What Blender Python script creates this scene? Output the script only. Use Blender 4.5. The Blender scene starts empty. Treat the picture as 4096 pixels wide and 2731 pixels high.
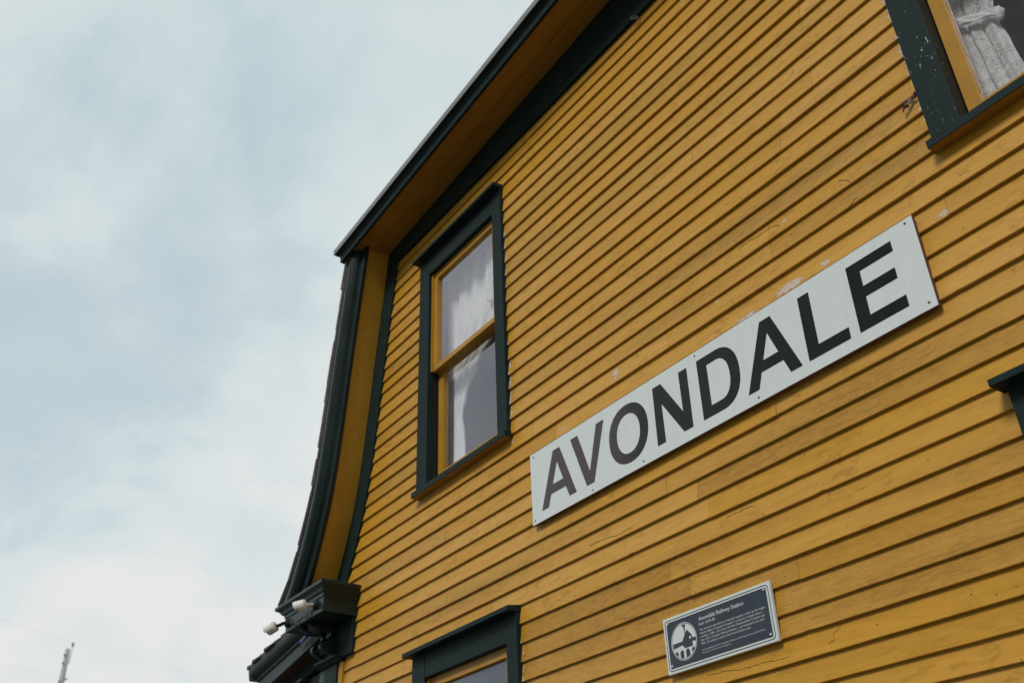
import bpy, bmesh, math, random
from mathutils import Vector, Matrix, noise

# ---------------------------------------------------------------- camera, sky, sun, exposure
SC = bpy.context.scene
COL = SC.collection
ZB = 1.6                      # eye height; heights below are measured from the eye
R = math.radians
cam_d = bpy.data.cameras.new('camera')
cam_d.lens = 35.0
cam_d.sensor_width = 36.0
cam_d.clip_start = 0.05
cam_d.clip_end = 5000
cam_d.dof.use_dof = True
cam_d.dof.focus_distance = 4.0
cam_d.dof.aperture_fstop = 3.5
cam = bpy.data.objects.new('camera', cam_d)
COL.objects.link(cam)
right = Vector((0.57043305, 0.82073169, -0.03171174))
up = Vector((0.44737013, -0.27809243, 0.85001445))
fwd = Vector((-0.688815, 0.49906322, 0.52580396))
cam.matrix_world = Matrix(((right.x, up.x, -fwd.x, 0), (right.y, up.y, -fwd.y, -2.8), (right.z, up.z, -fwd.z, ZB), (0, 0, 0, 1)))
SC.camera = cam

SUN_DIR = Vector((0.20, -0.66, 0.72)).normalized()      # towards the sun
sun_el = math.asin(SUN_DIR.z)
sun_az = math.atan2(SUN_DIR.x, SUN_DIR.y)
world = bpy.data.worlds.new("World")
SC.world = world
world.use_nodes = True
wn = world.node_tree.nodes
wl = world.node_tree.links
wn.clear()


def N(tree, t, **kw):
    n = tree.nodes.new(t)
    for k, v in kw.items():
        if k.startswith('i_'):
            n.inputs[k[2:].replace('_', ' ')].default_value = v
        else:
            setattr(n, k, v)
    return n


def ramp(tree, src, stops, interp='LINEAR'):
    r = tree.nodes.new('ShaderNodeValToRGB')
    r.color_ramp.interpolation = interp
    e = r.color_ramp.elements
    while len(e) < len(stops):
        e.new(0.5)
    for q, (p, c) in zip(e, stops):
        q.position = p
        q.color = c if len(c) == 4 else (*c, 1)
    tree.links.new(src, r.inputs[0])
    return r


def mixc(tree, fac, a, b, blend='MIX'):
    m = tree.nodes.new('ShaderNodeMix')
    m.data_type = 'RGBA'
    m.blend_type = blend
    for s, v in ((m.inputs[0], fac), (m.inputs[6], a), (m.inputs[7], b)):
        if hasattr(v, 'is_linked'):
            tree.links.new(v, s)
        elif isinstance(v, (int, float)):
            s.default_value = v
        else:
            s.default_value = (*v, 1) if len(v) == 3 else v
    return m.outputs[2]


def math_(tree, op, a, b=None, c=None, clamp=False):
    m = tree.nodes.new('ShaderNodeMath')
    m.operation = op
    m.use_clamp = clamp
    for s, v in zip(m.inputs, (a, b, c)):
        if v is None:
            continue
        if hasattr(v, 'is_linked'):
            tree.links.new(v, s)
        else:
            s.default_value = v
    return m.outputs[0]


wt = world.node_tree
tc = N(wt, 'ShaderNodeTexCoord')
sky = N(wt, 'ShaderNodeTexSky', sky_type='NISHITA')
sky.sun_disc = False
sky.sun_elevation = sun_el
sky.sun_rotation = sun_az
sep = N(wt, 'ShaderNodeSeparateXYZ')
wl.new(tc.outputs['Generated'], sep.inputs[0])
den = math_(wt, 'ADD', math_(wt, 'MAXIMUM', sep.outputs[2], 0.0), 0.42)
cmb = N(wt, 'ShaderNodeCombineXYZ')
wl.new(math_(wt, 'DIVIDE', sep.outputs[0], den), cmb.inputs[0])
wl.new(math_(wt, 'DIVIDE', sep.outputs[1], den), cmb.inputs[1])
cmb.inputs[2].default_value = 44.98
n1 = N(wt, 'ShaderNodeTexNoise', i_Scale=2.7, i_Detail=9.0, i_Roughness=0.56, i_Distortion=0.30)
n2 = N(wt, 'ShaderNodeTexNoise', i_Scale=1.1, i_Detail=3.0, i_Roughness=0.5)
wl.new(cmb.outputs[0], n1.inputs[0])
wl.new(cmb.outputs[0], n2.inputs[0])
cover = ramp(wt, math_(wt, 'ADD', math_(wt, 'MULTIPLY', n1.outputs[0], 0.65), math_(wt, 'MULTIPLY', n2.outputs[0], 0.35)),
             [(0.31, (0, 0, 0)), (0.47, (1, 1, 1))], 'EASE')
thick = ramp(wt, n1.outputs[0], [(0.36, (0.57, 0.68, 0.71)), (0.45, (0.66, 0.735, 0.75)), (0.53, (0.725, 0.77, 0.775)), (0.62, (0.81, 0.805, 0.81))])
skyb = mixc(wt, 1.0, sky.outputs[0], (0.085, 0.085, 0.085), 'MULTIPLY')
open_ = mixc(wt, 0.80, skyb, (0.61, 0.72, 0.76))
clouds = mixc(wt, cover.outputs[0], open_, thick.outputs[0])
# overcast: brightest overhead, plus an added dark patch low behind the viewer to dim reflections
dotn = N(wt, 'ShaderNodeVectorMath', operation='DOT_PRODUCT')
wl.new(tc.outputs['Generated'], dotn.inputs[0])
dotn.inputs[1].default_value = (0.10, -0.895, 0.435)
back_dim = N(wt, 'ShaderNodeMapRange', interpolation_type='SMOOTHSTEP')
back_dim.inputs['From Min'].default_value = 0.62
back_dim.inputs['From Max'].default_value = 0.88
back_dim.inputs['To Min'].default_value = 1.0
back_dim.inputs['To Max'].default_value = 0.16
wl.new(dotn.outputs['Value'], back_dim.inputs['Value'])
zen = N(wt, 'ShaderNodeMapRange', interpolation_type='SMOOTHSTEP')
zen.inputs['From Min'].default_value = 0.80
zen.inputs['From Max'].default_value = 1.0
zen.inputs['To Min'].default_value = 1.0
zen.inputs['To Max'].default_value = 2.2
wl.new(sep.outputs[2], zen.inputs['Value'])
dull = N(wt, 'ShaderNodeMapRange', interpolation_type='SMOOTHSTEP')
dull.inputs['From Min'].default_value = 0.48
dull.inputs['From Max'].default_value = 0.80
dull.inputs['To Min'].default_value = 0.0
dull.inputs['To Max'].default_value = 1.0
wl.new(math_(wt, 'ADD', sep.outputs[2], math_(wt, 'MULTIPLY', math_(wt, 'SUBTRACT', n2.outputs[0], 0.5), 0.5)), dull.inputs['Value'])
tint = mixc(wt, dull.outputs[0], (1.0, 1.0, 1.0), (0.855, 0.915, 0.93))
skyc = mixc(wt, 1.0, mixc(wt, 1.0, clouds, tint, 'MULTIPLY'), math_(wt, 'MULTIPLY', back_dim.outputs[0], zen.outputs[0]), 'MULTIPLY')
bg = N(wt, 'ShaderNodeBackground')
bg.inputs[1].default_value = 1.0
wl.new(skyc, bg.inputs[0])
wo = N(wt, 'ShaderNodeOutputWorld')
wl.new(bg.outputs[0], wo.inputs[0])

sun_d = bpy.data.lights.new('sun', 'SUN')
sun_d.energy = 2.3
sun_d.angle = R(18)
sun_d.color = (1.0, 0.96, 0.90)
sun = bpy.data.objects.new('sun', sun_d)
COL.objects.link(sun)
sun.rotation_euler = SUN_DIR.to_track_quat('Z', 'Y').to_euler()

SC.view_settings.view_transform = 'Standard'
SC.view_settings.look = 'None'
SC.view_settings.exposure = 0.0
SC.view_settings.gamma = 1.0
SC.cycles.max_bounces = 8
SC.cycles.transparent_max_bounces = 12


# ---------------------------------------------------------------- materials
def new_mat(name):
    m = bpy.data.materials.new(name)
    m.use_nodes = True
    t = m.node_tree
    b = t.nodes['Principled BSDF']
    return m, t, b


def objco(t, scale=(1, 1, 1)):
    c = N(t, 'ShaderNodeTexCoord')
    mp = N(t, 'ShaderNodeMapping')
    mp.inputs['Scale'].default_value = scale
    t.links.new(c.outputs['Object'], mp.inputs[0])
    return mp.outputs[0]


def noise_(t, vec, scale, detail=4.0, rough=0.5, dist=0.0):
    n = N(t, 'ShaderNodeTexNoise', i_Scale=scale, i_Detail=detail, i_Roughness=rough, i_Distortion=dist)
    t.links.new(vec, n.inputs[0])
    return n.outputs[0]


def bump(t, b, h, strength, dist=0.01):
    n = N(t, 'ShaderNodeBump')
    n.inputs['Strength'].default_value = strength
    n.inputs['Distance'].default_value = dist
    t.links.new(h, n.inputs['Height'])
    t.links.new(n.outputs[0], b.inputs['Normal'])
    return n


def setv(b, **kw):
    for k, v in kw.items():
        s = b.inputs[k.replace('_', ' ')]
        s.default_value = (*v, 1) if isinstance(v, tuple) and len(v) == 3 else v


YEL = (0.545, 0.284, 0.030)
YELD = (0.470, 0.230, 0.017)
PRIMER = (0.72, 0.64, 0.61)


def make_siding_mat():
    m, t, b = new_mat('yellow_clapboard_paint')
    L = t.links.new
    st = objco(t, (1.0, 1.0, 7.0))           # stretched along the boards
    iso = objco(t)
    at = N(t, 'ShaderNodeAttribute', attribute_name='board')
    pe = N(t, 'ShaderNodeAttribute', attribute_name='peel')
    wr = N(t, 'ShaderNodeAttribute', attribute_name='worn')
    cloud = noise_(t, iso, 2.3, 4, 0.55)
    blot = noise_(t, st, 5.0, 6, 0.62, 0.6)
    base = mixc(t, ramp(t, blot, [(0.40, (0, 0, 0)), (0.66, (1, 1, 1))]).outputs[0], YEL, YELD)
    base = mixc(t, math_(t, 'MULTIPLY', cloud, 0.25), base, (0.60, 0.330, 0.050))
    # each board has its own tone
    hs = N(t, 'ShaderNodeHueSaturation')
    L(base, hs.inputs['Color'])
    L(math_(t, 'ADD', math_(t, 'MULTIPLY', at.outputs['Fac'], 0.10), 0.95), hs.inputs['Value'])
    L(math_(t, 'ADD', math_(t, 'MULTIPLY', at.outputs['Fac'], -0.06), 1.03), hs.inputs['Saturation'])
    c = hs.outputs[0]
    # worn, greasy grain streaks
    grain = noise_(t, objco(t, (1.0, 1.0, 26.0)), 9.0, 5, 0.7, 0.4)
    g2 = noise_(t, objco(t, (1, 1, 3)), 17.0, 4, 0.7)
    gm = math_(t, 'MULTIPLY', ramp(t, grain, [(0.43, (0, 0, 0)), (0.62, (1, 1, 1))]).outputs[0],
               ramp(t, g2, [(0.40, (0, 0, 0)), (0.56, (1, 1, 1))]).outputs[0])
    gm = math_(t, 'MULTIPLY', gm, math_(t, 'ADD', wr.outputs['Fac'], 0.03), clamp=True)
    c = mixc(t, math_(t, 'MULTIPLY', wr.outputs['Fac'], 0.60), c, (0.37, 0.182, 0.012))
    # cathedral grain showing through where the coat is thin
    cg = noise_(t, objco(t, (0.9, 1.0, 8.0)), 2.6, 2, 0.5, 1.2)
    cl = math_(t, 'PINGPONG', math_(t, 'MULTIPLY', cg, 26.0), 0.5)
    clm = math_(t, 'MULTIPLY', ramp(t, cl, [(0.30, (0, 0, 0)), (0.50, (1, 1, 1))]).outputs[0], wr.outputs['Fac'])
    c = mixc(t, math_(t, 'MULTIPLY', clm, 0.40), c, (0.27, 0.13, 0.008))
    c = mixc(t, math_(t, 'MULTIPLY', gm, 0.75), c, (0.19, 0.090, 0.009))
    # ochre touch-up smears and drips
    sm = noise_(t, objco(t, (1.0, 1.0, 2.2)), 13.0, 8, 0.70, 0.7)
    smm = math_(t, 'MULTIPLY', ramp(t, sm, [(0.53, (0, 0, 0)), (0.60, (1, 1, 1))]).outputs[0], ramp(t, noise_(t, iso, 1.7, 2), [(0.40, (0, 0, 0)), (0.56, (1, 1, 1))]).outputs[0])
    c = mixc(t, math_(t, 'MULTIPLY', smm, 0.70), c, (0.36, 0.17, 0.008))
    # little dark specks and nail stains
    v = N(t, 'ShaderNodeTexVoronoi', i_Scale=11.0)
    L(objco(t, (1, 1, 1.6)), v.inputs[0])
    sp = ramp(t, v.outputs['Distance'], [(0.035, (1, 1, 1)), (0.070, (0, 0, 0))]).outputs[0]
    spk = math_(t, 'MULTIPLY', sp, math_(t, 'GREATER_THAN', noise_(t, iso, 3.1, 2), 0.44))
    c = mixc(t, math_(t, 'MULTIPLY', spk, 0.85), c, (0.11, 0.065, 0.02))
    # hairline cracks in the paint
    wv = N(t, 'ShaderNodeTexVoronoi', feature='DISTANCE_TO_EDGE', i_Scale=4.5)
    wd = N(t, 'ShaderNodeMix', data_type='VECTOR')
    wd.inputs[0].default_value = 0.16
    L(objco(t, (1, 1, 2.4)), wd.inputs[4])
    nc = N(t, 'ShaderNodeTexNoise', i_Scale=6.0, i_Detail=5.0)
    L(iso, nc.inputs[0])
    L(nc.outputs['Color'], wd.inputs[5])
    L(wd.outputs[1], wv.inputs[0])
    crk = ramp(t, wv.outputs['Distance'], [(0.004, (1, 1, 1)), (0.011, (0, 0, 0))]).outputs[0]
    crk = math_(t, 'MULTIPLY', crk, ramp(t, noise_(t, iso, 1.6, 3), [(0.60, (0, 0, 0)), (0.66, (1, 1, 1))]).outputs[0])
    c = mixc(t, math_(t, 'MULTIPLY', crk, 0.5), c, (0.16, 0.085, 0.02))
    # peeled patches down to primer
    pn = noise_(t, objco(t, (1.0, 1.0, 2.6)), 20.0, 8, 0.68, 0.8)
    pm = math_(t, 'GREATER_THAN', math_(t, 'ADD', pn, math_(t, 'MULTIPLY', pe.outputs['Fac'], 0.40)), 0.735)
    pmd = math_(t, 'GREATER_THAN', math_(t, 'ADD', pn, math_(t, 'MULTIPLY', pe.outputs['Fac'], 0.40)), 0.715)
    c = mixc(t, math_(t, 'MULTIPLY', pmd, 0.6), c, (0.20, 0.10, 0.03))
    c = mixc(t, pm, c, mixc(t, noise_(t, iso, 60, 3), PRIMER, (0.36, 0.24, 0.18)))
    L(c, b.inputs['Base Color'])
    rough = math_(t, 'ADD', math_(t, 'MULTIPLY', blot, 0.20), 0.36)
    L(math_(t, 'ADD', rough, math_(t, 'MULTIPLY', pm, 0.3)), b.inputs['Roughness'])
    h = math_(t, 'ADD', math_(t, 'MULTIPLY', grain, 0.25), math_(t, 'MULTIPLY', noise_(t, st, 9.0, 5, 0.6), 0.55))
    h = math_(t, 'SUBTRACT', h, math_(t, 'MULTIPLY', crk, 0.5))
    h = math_(t, 'SUBTRACT', h, math_(t, 'MULTIPLY', pmd, 0.45))
    bump(t, b, h, 0.36, 0.006)
    setv(b, Specular_IOR_Level=0.45)
    return m


def make_paint(name, col, col2, rough, chips=0.0, chipcol=(0.55, 0.56, 0.55), sc=(1, 1, 1), bstr=0.25, spec=0.35):
    m, t, b = new_mat(name)
    b.inputs['Specular IOR Level'].default_value = spec
    L = t.links.new
    iso = objco(t)
    s = objco(t, sc)
    n = noise_(t, s, 6.0, 6, 0.6, 0.3)
    c = mixc(t, ramp(t, n, [(0.35, (0, 0, 0)), (0.68, (1, 1, 1))]).outputs[0], col, col2)
    if chips > 0:
        pn = noise_(t, s, 38.0, 6, 0.7)
        area = noise_(t, iso, 2.2, 3)
        k = math_(t, 'GREATER_THAN', math_(t, 'ADD', pn, math_(t, 'MULTIPLY', area, 0.25)), 0.90 - chips)
        c = mixc(t, k, c, chipcol)
        ed = noise_(t, iso, 140.0, 2)
        k2 = math_(t, 'GREATER_THAN', ed, 0.76)
        c = mixc(t, math_(t, 'MULTIPLY', k2, 0.35), c, chipcol)
    L(c, b.inputs['Base Color'])
    L(math_(t, 'ADD', math_(t, 'MULTIPLY', n, 0.2), rough - 0.1), b.inputs['Roughness'])
    bump(t, b, math_(t, 'ADD', noise_(t, s, 14.0, 5), math_(t, 'MULTIPLY', noise_(t, iso, 90, 2), 0.2)), bstr, 0.004)
    return m


M = {}
M['siding'] = make_siding_mat()
M['yellow'] = make_paint('yellow_trim_paint', (0.54, 0.285, 0.032), (0.46, 0.23, 0.022), 0.42, 0.0, sc=(1, 1, 1))
M['sash'] = make_paint('shaded_yellow_sash_paint', (0.47, 0.245, 0.026), (0.39, 0.19, 0.016), 0.45, 0.02, (0.30, 0.18, 0.10))  # trim yellow made darker: shade on the set-back sashes put in the colour
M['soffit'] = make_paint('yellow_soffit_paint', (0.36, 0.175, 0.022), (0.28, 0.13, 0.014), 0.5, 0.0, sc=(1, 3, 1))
M['browns'] = make_paint('dark_brown_soffit_paint', (0.10, 0.055, 0.025), (0.07, 0.04, 0.02), 0.6, 0.0)
M['green'] = make_paint('dark_green_paint', (0.0095, 0.022, 0.022), (0.014, 0.028, 0.028), 0.55, 0.03, spec=0.12)
M['greengl'] = make_paint('glossy_dark_green_paint', (0.0085, 0.020, 0.020), (0.012, 0.026, 0.026), 0.32, 0.03, spec=0.26)
M['greenw'] = make_paint('weathered_dark_green_paint', (0.0095, 0.022, 0.022), (0.013, 0.027, 0.027), 0.55, 0.085, (0.60, 0.60, 0.58), (3, 1, 0.8), spec=0.12)
M['greeng'] = make_paint('grey_green_paint', (0.045, 0.062, 0.062), (0.060, 0.080, 0.078), 0.5, 0.0, spec=0.2)  # lighter and greyer than the dark green trim
M['jamb'] = make_paint('black_green_jamb_paint', (0.008, 0.015, 0.015), (0.011, 0.019, 0.019), 0.6, 0.02, spec=0.22)
M['drip'] = make_paint('grey_metal_edge', (0.22, 0.22, 0.24), (0.27, 0.27, 0.29), 0.5, 0.0)
M['roof'] = make_paint('roof_felt', (0.08, 0.08, 0.085), (0.11, 0.11, 0.11), 0.8, 0.0)
M['shingle'] = make_paint('weathered_cedar_shingle', (0.22, 0.185, 0.185), (0.38, 0.33, 0.33), 0.85, 0.0, sc=(1, 12, 1), bstr=0.6)
M['shingleg'] = make_paint('mossy_dark_shingle', (0.05, 0.055, 0.05), (0.12, 0.11, 0.10), 0.85, 0.0, sc=(1, 12, 1), bstr=0.6)
M['white'] = make_paint('white_sign_enamel', (0.65, 0.71, 0.72), (0.61, 0.67, 0.68), 0.34, 0.0, bstr=0.05)
M['signedge'] = make_paint('raw_sign_plywood_edge', (0.22, 0.10, 0.09), (0.12, 0.05, 0.05), 0.7, 0.0)
M['black'] = make_paint('black_vinyl', (0.010, 0.012, 0.014), (0.013, 0.015, 0.018), 0.24, 0.0, bstr=0.05, spec=0.3)
M['screw'] = make_paint('dark_screw_steel', (0.06, 0.05, 0.045), (0.12, 0.10, 0.09), 0.45, 0.0)
M['navy'] = make_paint('dark_slate_plaque_face', (0.030, 0.040, 0.058), (0.040, 0.052, 0.072), 0.30, 0.0, bstr=0.08, spec=0.3)
M['plaquew'] = make_paint('pale_plaque_enamel', (0.63, 0.68, 0.68), (0.60, 0.65, 0.65), 0.35, 0.0, bstr=0.05)
M['plaqueg'] = make_paint('grey_plaque_lettering', (0.42, 0.44, 0.48), (0.46, 0.48, 0.52), 0.4, 0.0, bstr=0.0)
M['alu'] = make_paint('rivet_aluminium', (0.45, 0.46, 0.47), (0.55, 0.56, 0.57), 0.3, 0.0)
M['camw'] = make_paint('white_camera_plastic', (0.66, 0.65, 0.65), (0.60, 0.56, 0.54), 0.35, 0.0, bstr=0.05)
M['rust'] = make_paint('rust_stained_white_plastic', (0.55, 0.42, 0.34), (0.62, 0.55, 0.50), 0.45, 0.0)
M['web'] = make_paint('dusty_cobweb', (0.16, 0.18, 0.18), (0.26, 0.28, 0.28), 0.9, 0.0)
M['lens'] = make_paint('black_lens_glass', (0.01, 0.01, 0.012), (0.012, 0.012, 0.014), 0.12, 0.0)
M['blue'] = make_paint('blue_plastic', (0.05, 0.13, 0.42), (0.20, 0.28, 0.62), 0.4, 0.0, sc=(40, 1, 40))
M['wire'] = make_paint('grey_wire', (0.10, 0.10, 0.10), (0.16, 0.16, 0.165), 0.4, 0.0)
M['leaf'] = make_paint('dry_leaf', (0.16, 0.11, 0.085), (0.34, 0.27, 0.23), 0.8, 0.0, bstr=0.6)
M['pole'] = make_paint('weathered_pole_wood', (0.46, 0.45, 0.45), (0.56, 0.55, 0.54), 0.85, 0.0, sc=(6, 6, 0.6))
M['insul'] = make_paint('porcelain_insulator', (0.10, 0.09, 0.10), (0.16, 0.15, 0.16), 0.25, 0.0)
M['line'] = make_paint('grey_aluminium_line', (0.30, 0.32, 0.33), (0.35, 0.37, 0.38), 0.5, 0.0)
M['cable'] = make_paint('black_cable', (0.03, 0.03, 0.032), (0.05, 0.05, 0.05), 0.5, 0.0)
M['room'] = make_paint('dull_room_plaster', (0.20, 0.20, 0.19), (0.24, 0.235, 0.22), 0.8, 0.0)
M['floorw'] = make_paint('brown_floorboards', (0.12, 0.08, 0.05), (0.17, 0.11, 0.07), 0.6, 0.0, sc=(1, 8, 1))
M['blind'] = make_paint('pale_blind_cloth', (0.74, 0.74, 0.80), (0.78, 0.78, 0.83), 0.8, 0.0, bstr=0.05)
M['casing'] = make_paint('grey_white_inner_casing', (0.42, 0.42, 0.45), (0.48, 0.48, 0.50), 0.5, 0.0)
M['concrete'] = make_paint('concrete', (0.30, 0.29, 0.27), (0.22, 0.215, 0.20), 0.9, 0.0, bstr=0.6)
M['gravel'] = make_paint('gravel_ground', (0.12, 0.11, 0.10), (0.07, 0.066, 0.06), 0.95, 0.0, sc=(3, 3, 3), bstr=1.0)
M['grass'] = make_paint('short_grass_ground', (0.05, 0.075, 0.025), (0.085, 0.10, 0.04), 0.95, 0.0, sc=(3, 3, 3), bstr=1.0)


def make_glass():
    m, t, b = new_mat('window_glass')
    t.nodes.remove(b)
    out = t.nodes['Material Output']
    tr = N(t, 'ShaderNodeBsdfTransparent')
    tr.inputs[0].default_value = (0.985, 0.99, 0.99, 1)
    gl = N(t, 'ShaderNodeBsdfGlossy')
    gl.inputs['Roughness'].default_value = 0.02
    gl.inputs[0].default_value = (0.92, 0.90, 1.0, 1)
    fr = N(t, 'ShaderNodeFresnel')
    fr.inputs[0].default_value = 1.5
    nb = N(t, 'ShaderNodeBump')
    nb.inputs['Strength'].default_value = 0.12
    nb.inputs['Distance'].default_value = 0.01
    t.links.new(noise_(t, objco(t), 3.0, 2), nb.inputs['Height'])
    t.links.new(nb.outputs[0], gl.inputs['Normal'])
    mx = N(t, 'ShaderNodeMixShader')
    ge = N(t, 'ShaderNodeNewGeometry')
    front = math_(t, 'SUBTRACT', 1.0, ge.outputs['Backfacing'])
    t.links.new(math_(t, 'MULTIPLY', math_(t, 'MULTIPLY', fr.outputs[0], 2.3), front, clamp=True), mx.inputs[0])
    t.links.new(tr.outputs[0], mx.inputs[1])
    t.links.new(gl.outputs[0], mx.inputs[2])
    # a little dust on the pane
    df = N(t, 'ShaderNodeBsdfDiffuse')
    df.inputs[0].default_value = (0.5, 0.5, 0.52, 1)
    m2 = N(t, 'ShaderNodeMixShader')
    t.links.new(math_(t, 'MULTIPLY', noise_(t, objco(t), 9.0, 5, 0.6), 0.08), m2.inputs[0])
    t.links.new(mx.outputs[0], m2.inputs[1])
    t.links.new(df.outputs[0], m2.inputs[2])
    t.links.new(m2.outputs[0], out.inputs[0])
    return m


def make_lace(name, holes, scale):
    m, t, b = new_mat(name)
    out = t.nodes['Material Output']
    L = t.links.new
    co = objco(t, (1, 0.4, 1))
    swirl = noise_(t, co, scale, 0.0, 0.5, 0.9)
    line = math_(t, 'PINGPONG', math_(t, 'MULTIPLY', swirl, 9.0), 0.5)
    blob = noise_(t, co, scale * 0.7, 1.0, 0.5, 0.4)
    motif = math_(t, 'MAXIMUM', ramp(t, line, [(0.16, (0, 0, 0)), (0.30, (1, 1, 1))]).outputs[0],
                  ramp(t, blob, [(0.52, (0, 0, 0)), (0.58, (1, 1, 1))]).outputs[0])
    mesh = N(t, 'ShaderNodeTexVoronoi', i_Scale=150.0)
    L(co, mesh.inputs[0])
    net = ramp(t, mesh.outputs['Distance'], [(0.30, (0, 0, 0)), (0.48, (1, 1, 1))]).outputs[0]
    cov = math_(t, 'ADD', math_(t, 'MULTIPLY', motif, 0.50), math_(t, 'MULTIPLY', net, 0.30))
    cov = math_(t, 'ADD', cov, 1.0 - holes, clamp=True)
    d = N(t, 'ShaderNodeBsdfDiffuse')
    d.inputs[0].default_value = (0.86, 0.87, 0.90, 1)
    tl = N(t, 'ShaderNodeBsdfTranslucent')
    tl.inputs[0].default_value = (0.7, 0.72, 0.74, 1)
    cl = N(t, 'ShaderNodeMixShader')
    cl.inputs[0].default_value = 0.12
    L(d.outputs[0], cl.inputs[1])
    L(tl.outputs[0], cl.inputs[2])
    tr = N(t, 'ShaderNodeBsdfTransparent')
    mx = N(t, 'ShaderNodeMixShader')
    L(cov, mx.inputs[0])
    L(tr.outputs[0], mx.inputs[1])
    L(cl.outputs[0], mx.inputs[2])
    L(mx.outputs[0], out.inputs[0])
    t.nodes.remove(b)
    return m


M['glass'] = make_glass()
M['lace'] = make_lace('white_floral_lace', 0.72, 26.0)
M['sheer'] = make_lace('white_sheer_cotton', 0.03, 16.0)


# ---------------------------------------------------------------- mesh helpers
class MB:
    """Collects faces, then links them as one mesh object (heights given from the eye)."""

    def __init__(s):
        s.v = []
        s.f = []
        s.mi = []

    def add(s, vs, fs, mi=0):
        o = len(s.v)
        s.v += [tuple(p) for p in vs]
        s.f += [tuple(i + o for i in f) for f in fs]
        s.mi += [mi] * len(fs)

    def box(s, x0, x1, y0, y1, z0, z1, mi=0):
        vs = [(x, y, z) for x in (x0, x1) for y in (y0, y1) for z in (z0, z1)]
        s.add(vs, [(0, 1, 3, 2), (4, 6, 7, 5), (0, 4, 5, 1), (2, 3, 7, 6), (0, 2, 6, 4), (1, 5, 7, 3)], mi)

    def prism(s, poly, axis, a, b, mi=0):
        """poly: 2-D points; axis 'x': (y,z) profile run from x=a to b; axis 'y': (x,z) profile run in y."""
        n = len(poly)
        if axis == 'x':
            vs = [(a, p, q) for p, q in poly] + [(b, p, q) for p, q in poly]
        else:
            vs = [(p, a, q) for p, q in poly] + [(p, b, q) for p, q in poly]
        fs = [(i, (i + 1) % n, n + (i + 1) % n, n + i) for i in range(n)]
        fs += [tuple(range(n)), tuple(range(2 * n - 1, n - 1, -1))]
        s.add(vs, fs, mi)

    def loft(s, rings, closed=True, caps=True, mi=0):
        n = len(rings[0])
        vs = [p for r in rings for p in r]
        fs = []
        for k in range(len(rings) - 1):
            for i in range(n if closed else n - 1):
                j = (i + 1) % n
                fs.append((k * n + i, k * n + j, (k + 1) * n + j, (k + 1) * n + i))
        if caps and closed:
            fs.append(tuple(range(n - 1, -1, -1)))
            fs.append(tuple((len(rings) - 1) * n + i for i in range(n)))
        s.add(vs, fs, mi)

    def tube(s, pts, rad, seg=8, mi=0):
        rings = []
        pts = [Vector(p) for p in pts]
        prev = None
        for i, p in enumerate(pts):
            d = (pts[min(i + 1, len(pts) - 1)] - pts[max(i - 1, 0)]).normalized()
            a = d.orthogonal().normalized() if prev is None else (prev - d * prev.dot(d)).normalized()
            prev = a
            b = d.cross(a)
            r = rad[i] if isinstance(rad, (list, tuple)) else rad
            rings.append([tuple(p + (a * math.cos(t) + b * math.sin(t)) * r) for t in [2 * math.pi * k / seg for k in range(seg)]])
        s.loft(rings, True, True, mi)

    def build(s, name, mats, parent=None, smooth=False, bevel=0.0):
        me = bpy.data.meshes.new(name)
        me.from_pydata([(x, y, z + ZB) for x, y, z in s.v], [], s.f)
        for m in (mats if isinstance(mats, (list, tuple)) else [mats]):
            me.materials.append(m)
        me.polygons.foreach_set('material_index', s.mi)
        bm = bmesh.new()
        bm.from_mesh(me)
        bmesh.ops.recalc_face_normals(bm, faces=bm.faces)
        bm.to_mesh(me)
        bm.free()
        if smooth:
            for p in me.polygons:
                p.use_smooth = True
        o = bpy.data.objects.new(name, me)
        COL.objects.link(o)
        if parent is not None:
            put(o, parent)
        if bevel:
            bv = o.modifiers.new('bevel', 'BEVEL')
            bv.width = bevel
            bv.segments = 2
            bv.limit_method = 'ANGLE'
        return o


def put(o, parent):
    """Parts are modelled in place: undo the thing's own location."""
    o.parent = parent
    if parent.parent is None:
        o.matrix_parent_inverse = Matrix.Translation(parent.location).inverted()


def tag(o, label=None, cat=None, group=None, kind=None):
    if label:
        o['label'] = label
    if cat:
        o['category'] = cat
    if group:
        o['group'] = group
    if kind:
        o['kind'] = kind
    return o


def empty(name, loc):
    o = bpy.data.objects.new(name, None)
    o.empty_display_size = 0.2
    o.location = (loc[0], loc[1], loc[2] + ZB)
    COL.objects.link(o)
    return o


def curve_mesh(splines, depth):
    """Flat shapes with holes -> mesh in local x (right), y (up), thickness along +z."""
    cu = bpy.data.curves.new('shape', 'CURVE')
    cu.dimensions = '2D'
    cu.fill_mode = 'BOTH'
    cu.extrude = depth / 2
    for sp in splines:
        q = cu.splines.new('POLY')
        q.points.add(len(sp) - 1)
        for p, (x, y) in zip(q.points, sp):
            p.co = (x, y, 0, 1)
        q.use_cyclic_u = True
    o = bpy.data.objects.new('shape', cu)
    COL.objects.link(o)
    bpy.context.view_layer.update()
    me = bpy.data.meshes.new_from_object(o.evaluated_get(bpy.context.evaluated_depsgraph_get()))
    bpy.data.objects.remove(o)
    bpy.data.curves.remove(cu)
    return me


def text_mesh(txt, depth, offset, spacing=1.0):
    cu = bpy.data.curves.new('text', 'FONT')
    cu.body = txt
    cu.size = 1.0
    cu.extrude = depth
    cu.offset = offset
    cu.space_character = spacing
    cu.resolution_u = 3
    o = bpy.data.objects.new('text', cu)
    COL.objects.link(o)
    bpy.context.view_layer.update()
    me = bpy.data.meshes.new_from_object(o.evaluated_get(bpy.context.evaluated_depsgraph_get()))
    bpy.data.objects.remove(o)
    bpy.data.curves.remove(cu)
    return me


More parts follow.
